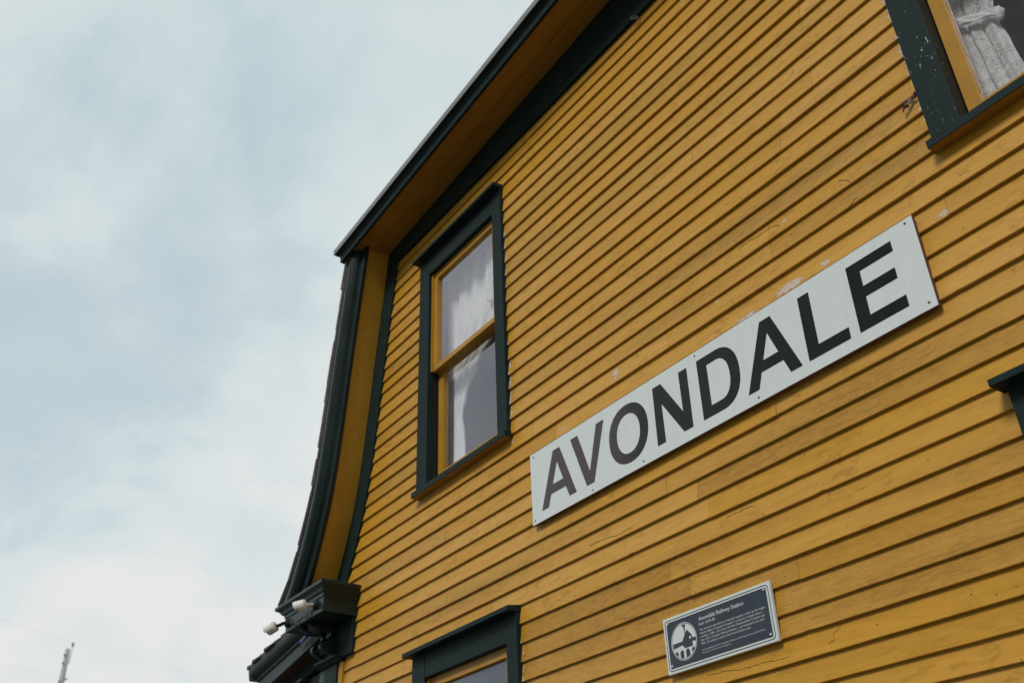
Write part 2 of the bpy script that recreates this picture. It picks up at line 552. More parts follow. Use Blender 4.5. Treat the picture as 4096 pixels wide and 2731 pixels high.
def wall_obj(me, name, mat, parent, y):
    """Local x,y,z of a flat mesh -> wall x, height, distance out from the wall."""
    for v in me.vertices:
        a, b, c = v.co
        v.co = (a, y - c, b + ZB)
    me.materials.clear()
    me.materials.append(mat)
    o = bpy.data.objects.new(name, me)
    COL.objects.link(o)
    put(o, parent)
    return o


# ---------------------------------------------------------------- ground
GZ = -ZB
g = MB()
nx = 24
g.add([(x, y, GZ) for x, y in ((-900, -900), (900, -900), (900, 900), (-900, 900))], [(0, 1, 2, 3)])
tag(g.build('ground', M['grass']), kind='structure')
g = MB()
g.add([(x, y, GZ + 0.004) for x, y in ((-30, -12), (14, -12), (14, 30), (-30, 30))], [(0, 1, 2, 3)])
tag(g.build('gravel_yard', M['gravel']), kind='structure')

# ---------------------------------------------------------------- the station building
XC = -2.58                                # middle of the end wall
XR = 2 * XC + 6.10                        # its far corner, opposite -6.10
BACK = 9.0
B = empty('station_building', (XC, 0, GZ))
tag(B, 'yellow clapboard railway station with dark green trim and a curved mansard roof', 'building')

LAPS = [4.289, 4.201, 4.114, 4.010, 3.910, 3.812, 3.710, 3.618, 3.520, 3.422, 3.337, 3.239, 3.138, 3.036, 2.942, 2.848,
        2.747, 2.656, 2.562, 2.473, 2.380, 2.284, 2.190, 2.100, 1.998, 1.908, 1.817, 1.722, 1.630, 1.543, 1.450, 1.361,
        1.269, 1.180, 1.091, 0.995, 0.914, 0.826, 0.738, 0.654]
LAPS = [z * 0.997 for z in LAPS]
while LAPS[-1] > -1.30:
    LAPS.append(LAPS[-1] - 0.0905)
LAPS = [LAPS[0] + 0.09] + LAPS

PROF = [(4.60, -5.33), (4.42, -5.362), (4.135, -5.408), (3.873, -5.458), (3.529, -5.518), (3.25, -5.562), (3.048, -5.598),
        (2.805, -5.645), (2.60, -5.700), (2.44, -5.762), (2.29, -5.832), (2.15, -5.907), (2.03, -5.985), (1.93, -6.075), (1.88, -6.150), (1.845, -6.215)]


def prof_x(z):
    z = min(max(z, PROF[-1][0]), PROF[0][0])
    for (za, xa), (zb, xb) in zip(PROF, PROF[1:]):
        if zb <= z <= za:
            t = (za - z) / (za - zb)
            return xa + (xb - xa) * t
    return PROF[-1][1]


def smooth_prof(n=60):
    pts = []
    for i in range(n + 1):
        z = 4.60 + (1.845 - 4.60) * i / n
        w_ = 1.0 if z > 2.2 else 0.35
        xs = [prof_x(z + d * w_) for d in (-0.12, -0.08, -0.04, 0, 0.04, 0.08, 0.12)]
        pts.append((sum(xs) / len(xs), z))
    return pts


CP = smooth_prof()


def normals(pts):
    ns = []
    for i in range(len(pts)):
        a = Vector(pts[max(i - 1, 0)])
        b = Vector(pts[min(i + 1, len(pts) - 1)])
        d = (b - a).normalized()
        ns.append(Vector((d.y, -d.x)))      # going down the profile: outward is -x
    return ns


CN = normals(CP)
CN = [n if n.x < 0 else -n for n in CN]


def sweep(mb, section, pts=CP[:-2], nrm=CN[:-2], mi=0):
    rings = []
    for (x, z), n in zip(pts, nrm):
        rings.append([(x + n.x * a, y, z + n.y * a) for a, y in section])
    mb.loft(rings, True, True, mi)


class pair:
    """One part on each side of the end wall, the far one the near one's mirror image."""

    def __init__(s, mb):
        s.a = mb
        s.b = MB()
        s.b.v = [(2 * XC - x, y, z) for x, y, z in mb.v]
        s.b.f = list(mb.f)
        s.b.mi = list(mb.mi)

    def build(s, *a, **k):
        o = s.a.build(*a, **k)
        s.b.build(*a, **k)
        return o


def mirrored(mb):
    return pair(mb)


WINS = []   # (x0,x1,z0,z1) outer casing, opening


# openings: casing outer x0,x1; inner x0,x1; inner z0,z1
class Win:
    pass


def win(xo0, xi0, xi1, xo1, zi0, zi1, capz, sillz, label):
    w = Win()
    w.xo0, w.xi0, w.xi1, w.xo1, w.zi0, w.zi1, w.capz, w.sillz, w.label = xo0, xi0, xi1, xo1, zi0, zi1, capz, sillz, label
    WINS.append(w)
    return w


W1 = win(-4.862, -4.742, -3.985, -3.892, 2.395, 3.935, 4.080, 2.390, 'tall sash window beside the curved roof edge')
W2 = win(-1.255, -1.140, -0.385, -0.270, 2.395, 3.935, 4.080, 2.390, 'upper window with chipped casing and lace curtain')
W3 = win(-1.282, -1.165, -0.385, -0.270, -0.38, 1.285, 1.415, -0.385, 'ground floor window whose cap corner shows near the name sign')
W4 = win(-4.862, -4.732, -3.957, -3.868, -0.38, 1.285, 1.415, -0.385, 'ground floor window beside the scroll bracket')

# ---- clapboards
CRACKS = [[(-2.694, 0.872), (-2.649, 0.869), (-2.577, 0.863), (-2.525, 0.855), (-2.473, 0.851), (-2.43, 0.856), (-2.387, 0.851), (-2.322, 0.847), (-2.289, 0.851)], [(-2.066, 0.899), (-2.092, 0.883), (-2.101, 0.874), (-2.097, 0.859), (-2.123, 0.851)], [(-2.141, 2.781), (-2.212, 2.777), (-2.236, 2.777), (-2.286, 2.753)], [(-1.963, 2.504), (-2.006, 2.525), (-2.085, 2.525), (-2.138, 2.533), (-2.194, 2.525)], [(-1.245, 2.739), (-1.293, 2.749), (-1.338, 2.742), (-1.373, 2.746), (-1.41, 2.733)], [(-1.608, 2.463), (-1.616, 2.486), (-1.633, 2.503), (-1.658, 2.517)], [(-1.6, 2.389), (-1.614, 2.389), (-1.625, 2.378), (-1.64, 2.375)], [(-3.304, 1.57), (-3.198, 1.57), (-3.114, 1.554), (-3.012, 1.561)], [(-2.485, 1.424), (-2.432, 1.421), (-2.386, 1.424), (-2.342, 1.419)]]
PEELS = [(-1.985, 2.205, 0.080, 0.026, 0.98), (-1.80, 2.200, 0.04, 0.022, 0.9), (-2.21, 2.190, 0.07, 0.018, 1.1), (-3.03, 2.33, 0.028, 0.035, 1.0),
         (-2.36, 2.36, 0.035, 0.014, 0.8), (-1.72, 2.73, 0.03, 0.015, 0.8), (-1.93, 2.52, 0.05, 0.012, 0.75), (-1.30, 2.12, 0.03, 0.015, 0.85),
         (-1.52, 2.50, 0.03, 0.012, 0.8), (-1.42, 2.66, 0.03, 0.012, 0.8), (-2.9, 1.33, 0.035, 0.012, 0.8), (-2.2, 1.42, 0.05, 0.012, 0.8),
         (-1.40, 1.53, 0.05, 0.008, 0.9), (-3.45, 2.21, 0.04, 0.012, 0.8), (-3.2, 1.60, 0.03, 0.012, 0.6), (-2.62, 2.22, 0.05, 0.010, 0.7),
         (-3.880, 2.6, 0.010, 0.5, 0.75), (-3.885, 3.5, 0.010, 0.5, 0.7), (-3.862, 1.1, 0.010, 0.3, 0.7), (-1.268, 2.75, 0.008, 0.35, 0.8), (-1.268, 3.1, 0.010, 0.2, 0.75)]
WORN = [(-2.05, 2.62, 0.55, 0.045, 1.0), (-2.6, 2.42, 0.4, 0.045, 0.8), (-1.6, 2.93, 0.5, 0.05, 0.5), (-1.35, 2.43, 0.45, 0.05, 0.7),
        (-2.15, 1.60, 0.30, 0.05, 1.0), (-1.75, 1.66, 0.35, 0.05, 0.9), (-2.9, 1.33, 0.7, 0.05, 0.6), (-4.3, 1.60, 0.55, 0.05, 0.8),
        (-1.2, 1.23, 0.5, 0.05, 0.9), (-3.0, 2.12, 0.3, 0.05, 0.5), (-1.6, 0.96, 0.6, 0.05, 0.8), (-3.1, 1.18, 0.5, 0.05, 0.5), (-1.05, 0.84, 0.4, 0.05, 0.8)]


def spots(lst, x, z):
    v = 0.0
    for cx, cz, rx, rz, a in lst:
        dx, dz = (x - cx) / rx, (z - cz) / rz
        d = dx * dx + dz * dz
        if d < 6:
            v = max(v, a * math.exp(-d * 0.9))
    return v


def clip_pieces(x0, x1, z0, z1):
    """Cut the window openings out of a strip; returns rectangles left over."""
    out = [(x0, x1, z0, z1)]
    for w in WINS:
        hx0, hx1, hz0, hz1 = w.xo0 + 0.012, w.xo1 - 0.012, w.sillz - 0.03, w.capz + 0.012
        nxt = []
        for a, b, c, d in out:
            if b <= hx0 or a >= hx1 or d <= hz0 or c >= hz1:
                nxt.append((a, b, c, d))
                continue
            if a < hx0:
                nxt.append((a, hx0, c, d))
            if b > hx1:
                nxt.append((hx1, b, c, d))
            m0, m1 = max(a, hx0), min(b, hx1)
            if c < hz0 - 0.004:
                nxt.append((m0, m1, c, hz0))
            if d > hz1 + 0.004:
                nxt.append((m0, m1, hz1, d))
        out = nxt
    return out


def build_siding():
    rnd = random.Random(11)
    V, F, A, Pq, Wq = [], [], [], [], []
    T = 0.0145
    for i in range(1, len(LAPS)):
        z0 = LAPS[i]
        ztop = LAPS[i - 1] + 0.012
        if i == 1:
            ztop = LAPS[0]
        left = -5.752 if z0 < 1.95 else prof_x(z0) + 0.05
        rightx = 2 * XC - left
        xs = [left]
        x = left + rnd.uniform(0.6, 3.2)
        while x < rightx - 0.4:
            xs.append(x)
            x += rnd.uniform(1.4, 4.2)
        if 1 < i:
            # the joints one can see near the name sign and plaque
            for jx, jz in ((-3.505, 2.19), (-2.03, 2.38), (-0.99, 1.73), (-2.42, 1.60), (-3.69, 2.285), (-2.02, 2.47)):
                if z0 <= jz < LAPS[i - 1] and all(abs(jx - q) > 0.25 for q in xs):
                    xs.append(jx)
        xs = sorted(xs) + [rightx]
        for a, b in zip(xs, xs[1:]):
            tone = rnd.random()
            worn = 0.65 * max(0.0, rnd.random() - 0.62) / 0.38
            dy = rnd.uniform(-0.0012, 0.0012)
            dz = rnd.uniform(-0.0016, 0.0016)
            seed = rnd.uniform(0, 100)
            for (xa, xb, za, zb) in clip_pieces(a + 0.0007, b - 0.0007, z0, ztop):
                near = xa > -6.5 and xa < 0
                n = max(1, int((xb - xa) / (0.022 if xa < 0.2 else 0.1)))
                full_bottom = abs(za - z0) < 1e-6
                rows = 5
                base = len(V)
                for k in range(n + 1):
                    xx = xa + (xb - xa) * k / n
                    wob = noise.noise((xx * 1.1, seed, 0)) * 0.0018 + noise.noise((xx * 7.0, seed, 3)) * 0.0007
                    nick = noise.noise((xx * 13.0, seed, 9))
                    nk = max(0.0, nick - 0.50) * 0.016
                    zz0 = za + (dz + wob + nk if full_bottom else 0)
                    warp = noise.noise((xx * 0.9, seed, 20)) * 0.0016
                    for r in range(rows):
                        t = r / (rows - 1)
                        z = zz0 + (zb - zz0) * t
                        tt = (z - z0) / (ztop - z0)
                        y = -T * (1 - tt) - 0.0008 + (dy + warp) * (1 - tt)
                        if r == 0 and full_bottom:
                            V.append((xx, y + 0.0016, z))
                        else:
                            V.append((xx, y, z if r else z))
                        A.append(tone)
                        Pq.append(spots(PEELS, xx, z))
                        Wq.append(min(1.0, worn + spots(WORN, xx, z)))
                        if r == 0 and full_bottom:
                            V.append((xx, y, z + 0.0022))
                            A.append(tone)
                            Pq.append(Pq[-1])
                            Wq.append(Wq[-1])
                        elif r == 0:
                            V.append((xx, y, z + 0.0005))
                            A.append(tone)
                            Pq.append(Pq[-1])
                            Wq.append(Wq[-1])
                    # underside back edge
                    V.append((xx, 0.0052, zz0))
                    A.append(tone)
                    Pq.append(0)
                    Wq.append(0.3)
                rr = rows + 2
                for k in range(n):
                    o0 = base + k * rr
                    o1 = o0 + rr
                    for r in range(rows):
                        F.append((o0 + r, o1 + r, o1 + r + 1, o0 + r + 1))
                    F.append((o0 + rr - 1, o1 + rr - 1, o1, o0))
                for o0 in (base, base + n * rr):
                    F.append(tuple([o0 + rr - 1] + [o0 + r for r in range(rows + 1)]))
    me = bpy.data.meshes.new('clapboard_siding')
    me.from_pydata([(x, y, z + ZB) for x, y, z in V], [], F)
    me.materials.append(M['siding'])
    for nm, dat in (('board', A), ('peel', Pq), ('worn', Wq)):
        at = me.attributes.new(nm, 'FLOAT', 'POINT')
        at.data.foreach_set('value', dat)
    o = bpy.data.objects.new('clapboard_siding', me)
    COL.objects.link(o)
    put(o, B)
    return o


build_siding()

# ---- a few long cracks in the paint that the photograph shows
M['crack'] = make_paint('dirt_in_crack', (0.05, 0.03, 0.012), (0.08, 0.045, 0.018), 0.9, 0.0)


def board_y(z):
    for i in range(1, len(LAPS)):
        if z >= LAPS[i]:
            top = LAPS[i - 1] + 0.012
            return -0.0145 * (1 - (z - LAPS[i]) / (top - LAPS[i])) - 0.0012
    return -0.01


rnd = random.Random(4)
for line in CRACKS:
    s_ = MB()
    pp = []
    for (xa_, za_), (xb_, zb_) in zip(line, line[1:]):
        n_ = max(2, int(math.hypot(xb_ - xa_, zb_ - za_) / 0.012))
        for k in range(n_):
            t_ = k / n_
            x_, z_ = xa_ + (xb_ - xa_) * t_, za_ + (zb_ - za_) * t_ + rnd.uniform(-0.0025, 0.0025)
            pp.append((x_, board_y(z_), z_))
    pp.append((line[-1][0], board_y(line[-1][1]), line[-1][1]))
    s_.tube(pp, [rnd.uniform(0.0005, 0.0013) for _ in pp], 5)
    s_.build('paint_crack', M['crack'], B)

# ---- wall behind the boards, with its openings
wl_ = MB()
zs = [(GZ + 0.3, W3.zi0), (W3.zi0, W3.zi1), (W3.zi1, W1.zi0), (W1.zi0, W1.zi1), (W1.zi1, 4.44)]
for k, (za, zb) in enumerate(zs):
    def lx(z):
        return -6.04 if z < 1.9 else prof_x(z) + 0.01
    cuts = [(W4.xi0, W4.xi1), (W3.xi0, W3.xi1)] if k == 1 else [(W1.xi0, W1.xi1), (W2.xi0, W2.xi1)] if k == 3 else []
    steps = 8
    for q in range(steps):
        a = za + (zb - za) * q / steps
        b = za + (zb - za) * (q + 1) / steps
        x = lx(a)
        xe = 2 * XC - x
        for c0, c1 in cuts:
            wl_.box(x, c0 - 0.02, 0.006, 0.12, a, b)
            x = c1 + 0.02
        wl_.box(x, xe, 0.006, 0.12, a, b)
# side and back walls
wl_.box(-6.10, -6.02, 0.121, BACK, GZ + 0.3, 1.9)
wl_.box(XR - 0.08, XR, 0.121, BACK, GZ + 0.3, 1.9)
wl_.box(-6.10, XR, BACK + 0.001, BACK + 0.12, GZ + 0.3, 1.9)
wl_.box(prof_x(2.6), 2 * XC - prof_x(2.6), BACK + 0.001, BACK + 0.12, 1.901, 4.45)
wl_.build('wall', M['room'], B)

f = MB()
f.box(-6.14, XR + 0.04, -0.04, BACK + 0.16, GZ - 0.3, GZ + 0.31)
f.build('foundation', M['concrete'], B)

# rooms behind the windows
rm = MB()
for z0, z1, mi in ((-0.75, 1.62, 0), (1.75, 4.25, 0)):
    x0, x1, y0, y1 = -5.2, 0.0, 0.125, 4.2
    rm.box(x0 - 0.05, x0, y0, y1, z0, z1, 0)
    rm.box(x1, x1 + 0.05, y0, y1, z0, z1, 0)
    rm.box(-2.62, -2.54, y0, y1 - 0.01, z0 + 0.001, z1 - 0.001, 0)
    rm.box(x0 - 0.05, x1 + 0.05, y1 + 0.001, y1 + 0.05, z0, z1, 0)
    rm.box(x0 - 0.05, x1 + 0.05, y0, y1 + 0.05, z1 + 0.001, z1 + 0.05, 0)
    rm.box(x0 - 0.05, x1 + 0.05, y0, y1 + 0.05, z0 - 0.05, z0 - 0.001, 1)
rm.build('interior_room', [M['room'], M['floorw']], B)

# ---- top roof: low pitched, rising to the middle


def zl(x):
    xm = -abs(x - XC) + XC
    return 4.475 + 0.068 * (xm + 5.374)


XBL = -5.268


def eave_run(mb, section, mi=0):
    """section: (out, up) polygon run round the eaves: left side, end wall with its ridge, right side."""
    def ring(fn):
        return [fn(d, u) for d, u in section]
    xr = 2 * XC - XBL
    rings = [ring(lambda d, u: (XBL - d, BACK, zl(XBL - d) + u)), ring(lambda d, u: (XBL - d, -d, zl(XBL - d) + u)),
             ring(lambda d, u: (XC, -d, zl(XC) + u)),
             ring(lambda d, u: (xr + d, -d, zl(xr + d) + u)), ring(lambda d, u: (xr + d, BACK, zl(xr + d) + u))]
    mb.loft(rings, True, True, mi)


s_ = MB()
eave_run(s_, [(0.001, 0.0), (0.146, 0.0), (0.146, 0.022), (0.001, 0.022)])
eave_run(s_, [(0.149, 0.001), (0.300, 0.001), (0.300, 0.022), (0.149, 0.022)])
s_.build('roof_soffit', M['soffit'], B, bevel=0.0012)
s_ = MB()
eave_run(s_, [(0.290, -0.022), (0.311, -0.022), (0.313, 0.030), (0.318, 0.036), (0.322, 0.048), (0.330, 0.060), (0.343, 0.066), (0.343, 0.074), (0.302, 0.074), (0.302, -0.002), (0.290, -0.002)])
s_.build('fascia', M['green'], B, bevel=0.001)
s_ = MB()
eave_run(s_, [(0.345, 0.058), (0.350, 0.058), (0.353, 0.098), (0.345, 0.104), (0.05, 0.104), (0.05, 0.098), (0.341, 0.096)])
s_.build('drip_edge', M['drip'], B)
s_ = MB()
xr = 2 * XC - XBL
rr = [[(XBL - 0.30, -0.29, 0), (XBL - 0.30, BACK, 0)], [(XC, -0.29, 0), (XC, BACK, 0)], [(xr + 0.30, -0.29, 0), (xr + 0.30, BACK, 0)]]
rg = []
for a, b in rr:
    z = zl(a[0])
    rg.append([(a[0], a[1], z + 0.075), (b[0], b[1], z + 0.075), (b[0], b[1], z + 0.118), (a[0], a[1], z + 0.118)])
s_.loft(rg)
s_.build('roof_deck', M['roof'], B)

# ---- dark frieze under the top soffit
s_ = MB()
xa, xb = prof_x(4.47) + 0.02, 2 * XC - prof_x(4.47) - 0.02
fz = 4.345
n = 12
for (p, q) in ((xa, XC), (XC, xb)):
    rings = []
    for i in range(n + 1):
        x = p + (q - p) * i / n
        rings.append([(x, -0.030, fz), (x, -0.002, fz), (x, -0.002, zl(x) + 0.002), (x, -0.030, zl(x) + 0.002)])
    s_.loft(rings)
s_.build('frieze_board', M['green'], B, bevel=0.0015)

# ---- curved mansard edge on the end wall
s_ = MB()
sweep(s_, [(0.0, -0.026), (0.0, -0.001), (-0.150, -0.001), (-0.150, -0.026)])
mirrored(s_).build('curved_wall_band', M['green'], B, bevel=0.0012)
s_ = MB()
sweep(s_, [(0.001, -0.205), (0.001, 0.002), (0.02, 0.002), (0.02, -0.205)])
mirrored(s_).build('curved_soffit', M['yellow'], B)
s_ = MB()
sec = [(-0.014, -0.196), (-0.014, -0.222), (-0.010, -0.226), (0.028, -0.226), (0.034, -0.223), (0.040, -0.224)]
for k in range(9):                              # round crown
    a = math.pi * k / 8
    sec.append((0.046 + 0.056 * (1 - math.cos(a)), -0.226 - 0.050 * math.sin(a) - 0.012 * k / 8))
sec += [(0.165, -0.250), (0.176, -0.262), (0.182, -0.262), (0.182, -0.10), (0.021, -0.10), (0.021, -0.196)]
sweep(s_, sec)
mirrored(s_).build('curved_rake_moulding', M['greengl'], B)
# shingle courses, each a thin tapered board lapping the one below
s_ = MB()
rnd = random.Random(5)
z = 4.47
pts = []
while z > 1.95:
    pts.append(z)
    z -= rnd.uniform(0.125, 0.155)
pts.append(1.885)


def prof_at(z):
    i = min(max(int(round((4.60 - z) / (4.60 - 1.845) * 60)), 0), 60)
    return CP[i], CN[i]


for za, zb in zip(pts, pts[1:]):
    (xt, zt), nt = prof_at(za + 0.06)
    (xl, zl2), nl = prof_at(zb)
    fr = -0.280 + rnd.uniform(-0.008, 0.006)
    thick = 0.011 + rnd.uniform(0, 0.004)
    b0 = 0.184
    y = fr
    first = True
    while y < BACK:
        wy = rnd.uniform(0.10, 0.24) if y < 2.5 else 1.5
        y2 = min(y + wy, BACK)
        dz = rnd.uniform(-0.006, 0.006)
        poly = [(xt + nt.x * b0, zt + nt.y * b0), (xl + nl.x * b0, zl2 + nl.y * b0 + dz),
                (xl + nl.x * (b0 + thick), zl2 + nl.y * (b0 + thick) + dz), (xt + nt.x * (b0 + 0.002), zt + nt.y * (b0 + 0.002))]
        s_.prism(poly, 'y', y, y2 - 0.002)
        y = y2
sweep(s_, [(0.10, -0.25), (0.183, -0.25), (0.183, BACK), (0.10, BACK)])
mirrored(s_).build('shingled_mansard', M['shingle'], B)

# ---- eave cornice box with its moulded top
s_ = MB()
cor = [(0.000, 1.848), (0.0, 1.935), (0.006, 1.940), (0.008, 1.958), (0.018, 1.972), (0.022, 1.984), (0.026, 1.992), (0.036, 2.004),
       (0.042, 2.012), (0.042, 2.030), (0.038, 2.034)]


def box_ring(x0, x1, y0, o):
    return x0 - o, x1, y0 - o


rings = []
for o, zz in cor:
    x0, x1, y0 = -6.165 - o * 2.6, -5.607 + o, -0.246 - o
    rings.append([(x1, 0.0, zz), (x1, y0, zz), (x0, y0, zz), (x0, BACK, zz), (-6.0, BACK, zz), (-6.0, 0.0, zz)])
s_.loft(rings, True, True)
mirrored(s_).build('eave_cornice', M['greengl'], B)

# plate behind the bracket, bracket, capital, pilaster, corner strip
s_ = MB()
s_.box(-6.06, -5.618, -0.034, -0.0005, 1.625, 1.847)
mirrored(s_).build('bracket_plate', M['green'], B, bevel=0.002)


def scroll(dy):
    p = [(-0.0345, 1.846), (-0.215 + dy, 1.846), (-0.218 + dy, 1.828), (-0.205 + dy, 1.818)]
    ctrl = [(-0.180, 1.812), (-0.150, 1.806), (-0.118, 1.812), (-0.088, 1.808), (-0.070, 1.796), (-0.066, 1.780), (-0.078, 1.762), (-0.102, 1.744),
            (-0.126, 1.728), (-0.135, 1.710), (-0.130, 1.690), (-0.112, 1.675), (-0.088, 1.667), (-0.070, 1.658), (-0.062, 1.642)]
    p += [(y + dy * (1 if y < -0.08 else 0.5), z) for y, z in ctrl]
    p += [(-0.0345, 1.640)]
    return p


def bracket(x):
    s = MB()
    for a, b, dy in ((x, x + 0.036, 0), (x + 0.0365, x + 0.1195, 0.030), (x + 0.120, x + 0.156, 0)):
        s.prism(scroll(dy), 'x', a, b)
    return s


bracket(-6.008).build('bracket', M['greengl'], B, bevel=0.003)
s_ = bracket(-6.008)
s_.v = [(2 * XC - x, y, z) for x, y, z in s_.v]
s_.build('bracket', M['greengl'], B, bevel=0.003)

pil = MB()
pil.box(-5.985, -5.806, -0.036, 0.006, GZ + 0.31, 1.598)
pil.box(-6.065, -5.986, -0.028, 0.006, GZ + 0.31, 1.598, 1)
pil_o = pil.build('pilaster', [M['green'], M['greeng']], B, bevel=0.002)
s_ = MB()
s_.prism([(-0.036, 1.599), (-0.050, 1.602), (-0.058, 1.612), (-0.062, 1.620), (-0.078, 1.626), (-0.078, 1.642), (0.004, 1.642), (0.004, 1.599)], 'x', -6.05, -5.768)
s_.build('capital', M['green'], pil_o, bevel=0.002)
s_ = MB()
s_.box(-5.805, -5.753, -0.024, 0.006, GZ + 0.31, 1.60)
s_.build('corner_strip', M['yellow'], B, bevel=0.002)
s_ = MB()
s_.box(2 * XC + 5.753, 2 * XC + 5.805, -0.024, 0.006, GZ + 0.31, 1.60)
s_.box(2 * XC + 5.806, 2 * XC + 6.065, -0.036, 0.006, GZ + 0.31, 1.62)
s_.build('corner_board', M['green'], B)

# ---- bay on the track side, its low shingled roof seen end on
bay = MB()
bay.box(-7.15, -6.101, 0.16, 2.6, GZ + 0.2, 1.70)
bay_o = bay.build('bay', M['greeng'], B)


def rk(x, z0):                          # line of the bay's rake: slopes down and away from the wall
    return z0 + 0.148 * (x + 6.71) + 0.035 * max(0, (x + 6.9)) ** 2


def rake(mb, sect, x0, x1, n=14, mi=0, drop=0.0):
    rings = []
    for i in range(n + 1):
        x = x0 + (x1 - x0) * i / n
        rings.append([(x + (0.0 if i else e), y, rk(x, z)) for (y, z, e) in sect])
    mb.loft(rings, True, True, mi)


s_ = MB()
sc_ = [(-0.002, 1.845), (-0.012, 1.845), (-0.016, 1.858)]
for k in range(8):
    a = math.pi * 0.5 * k / 7
    sc_.append((-0.016 - 0.050 * math.sin(a), 1.862 + 0.075 * (1 - math.cos(a) * 0.9)))
sc_ += [(-0.068, 1.946), (-0.002, 1.946)]
rake(s_, [(y, z, 0.0) for y, z in sc_], -7.20, -6.0)
s_.prism([(-7.2005, rk(-7.2, 1.845)), (-7.2005, rk(-7.2, 1.945)), (-7.235, rk(-7.2, 1.945)), (-7.24, rk(-7.2, 1.93)), (-7.215, rk(-7.2, 1.862))], 'y', -0.06, 3.0)
s_.build('moulding', M['greeng'], bay_o)
s_ = MB()
rake(s_, [(0.0, 1.752, 0), (0.0, 1.864, 0), (0.02, 1.864, 0), (0.02, 1.752, 0)], -7.175, -6.0)
s_.box(-7.175, -7.155, 0.021, 2.9, rk(-7.175, 1.752), rk(-7.175, 1.86))
s_.build('fascia_board', M['greeng'], bay_o)
s_ = MB()
rake(s_, [(0.021, 1.790, 0), (0.021, 1.80, 0), (2.9, 1.80, 0), (2.9, 1.790, 0)], -7.150, -6.101)
s_.build('soffit', M['browns'], bay_o)
s_ = MB()
rake(s_, [(0.125, 1.690, 0), (0.125, 1.789, 0), (0.159, 1.789, 0), (0.159, 1.690, 0)], -7.12, -6.101)
s_.box(-6.86, -6.62, 0.09, 0.158, 1.20, 1.655)
s_.prism([(-6.88, 1.640), (-6.60, 1.672), (-6.60, 1.690), (-6.88, 1.658)], 'y', 0.08, 0.158)
s_.build('frieze', M['greeng'], bay_o)
s_ = MB()
s_.box(-6.58, -6.12, 0.13, 0.159, 0.4, 1.68)
s_.build('recess_shade_panel', M['jamb'], bay_o)  # flat dark sheet standing in for the shade of a recess
s_ = MB()
x = -7.255
rnd = random.Random(8)
while x < -6.0:
    x2 = x + rnd.uniform(0.105, 0.15)
    y = -0.075 + rnd.uniform(-0.012, 0.008)
    while y < 2.9:
        y2 = y + (rnd.uniform(0.1, 0.22) if y < 1 else 0.9)
        j = rnd.uniform(-0.004, 0.008)
        z_a, z_b = rk(x, 1.947), rk(x2 + 0.03, 1.947)
        s_.prism([(x - j, z_a), (x2 + 0.03, z_b), (x2 + 0.03, z_b + 0.004), (x - j, z_a + 0.024)], 'y', y, y2 - 0.002)
        y = y2
    x = x2
s_.build('shingle_roof', M['shingleg'], bay_o)


# ---- windows
def frame(mb, x0, x1, z0, z1, wl, wr, wb, wt, y0, y1, mi=0):
    mb.box(x0, x0 + wl, y0, y1, z0, z1, mi)
    mb.box(x1 - wr, x1, y0, y1, z0, z1, mi)
    mb.box(x0 + wl + 0.0002, x1 - wr - 0.0002, y0 + 0.0006, y1, z0, z0 + wb, mi)
    mb.box(x0 + wl + 0.0002, x1 - wr - 0.0002, y0 + 0.0006, y1, z1 - wt, z1, mi)


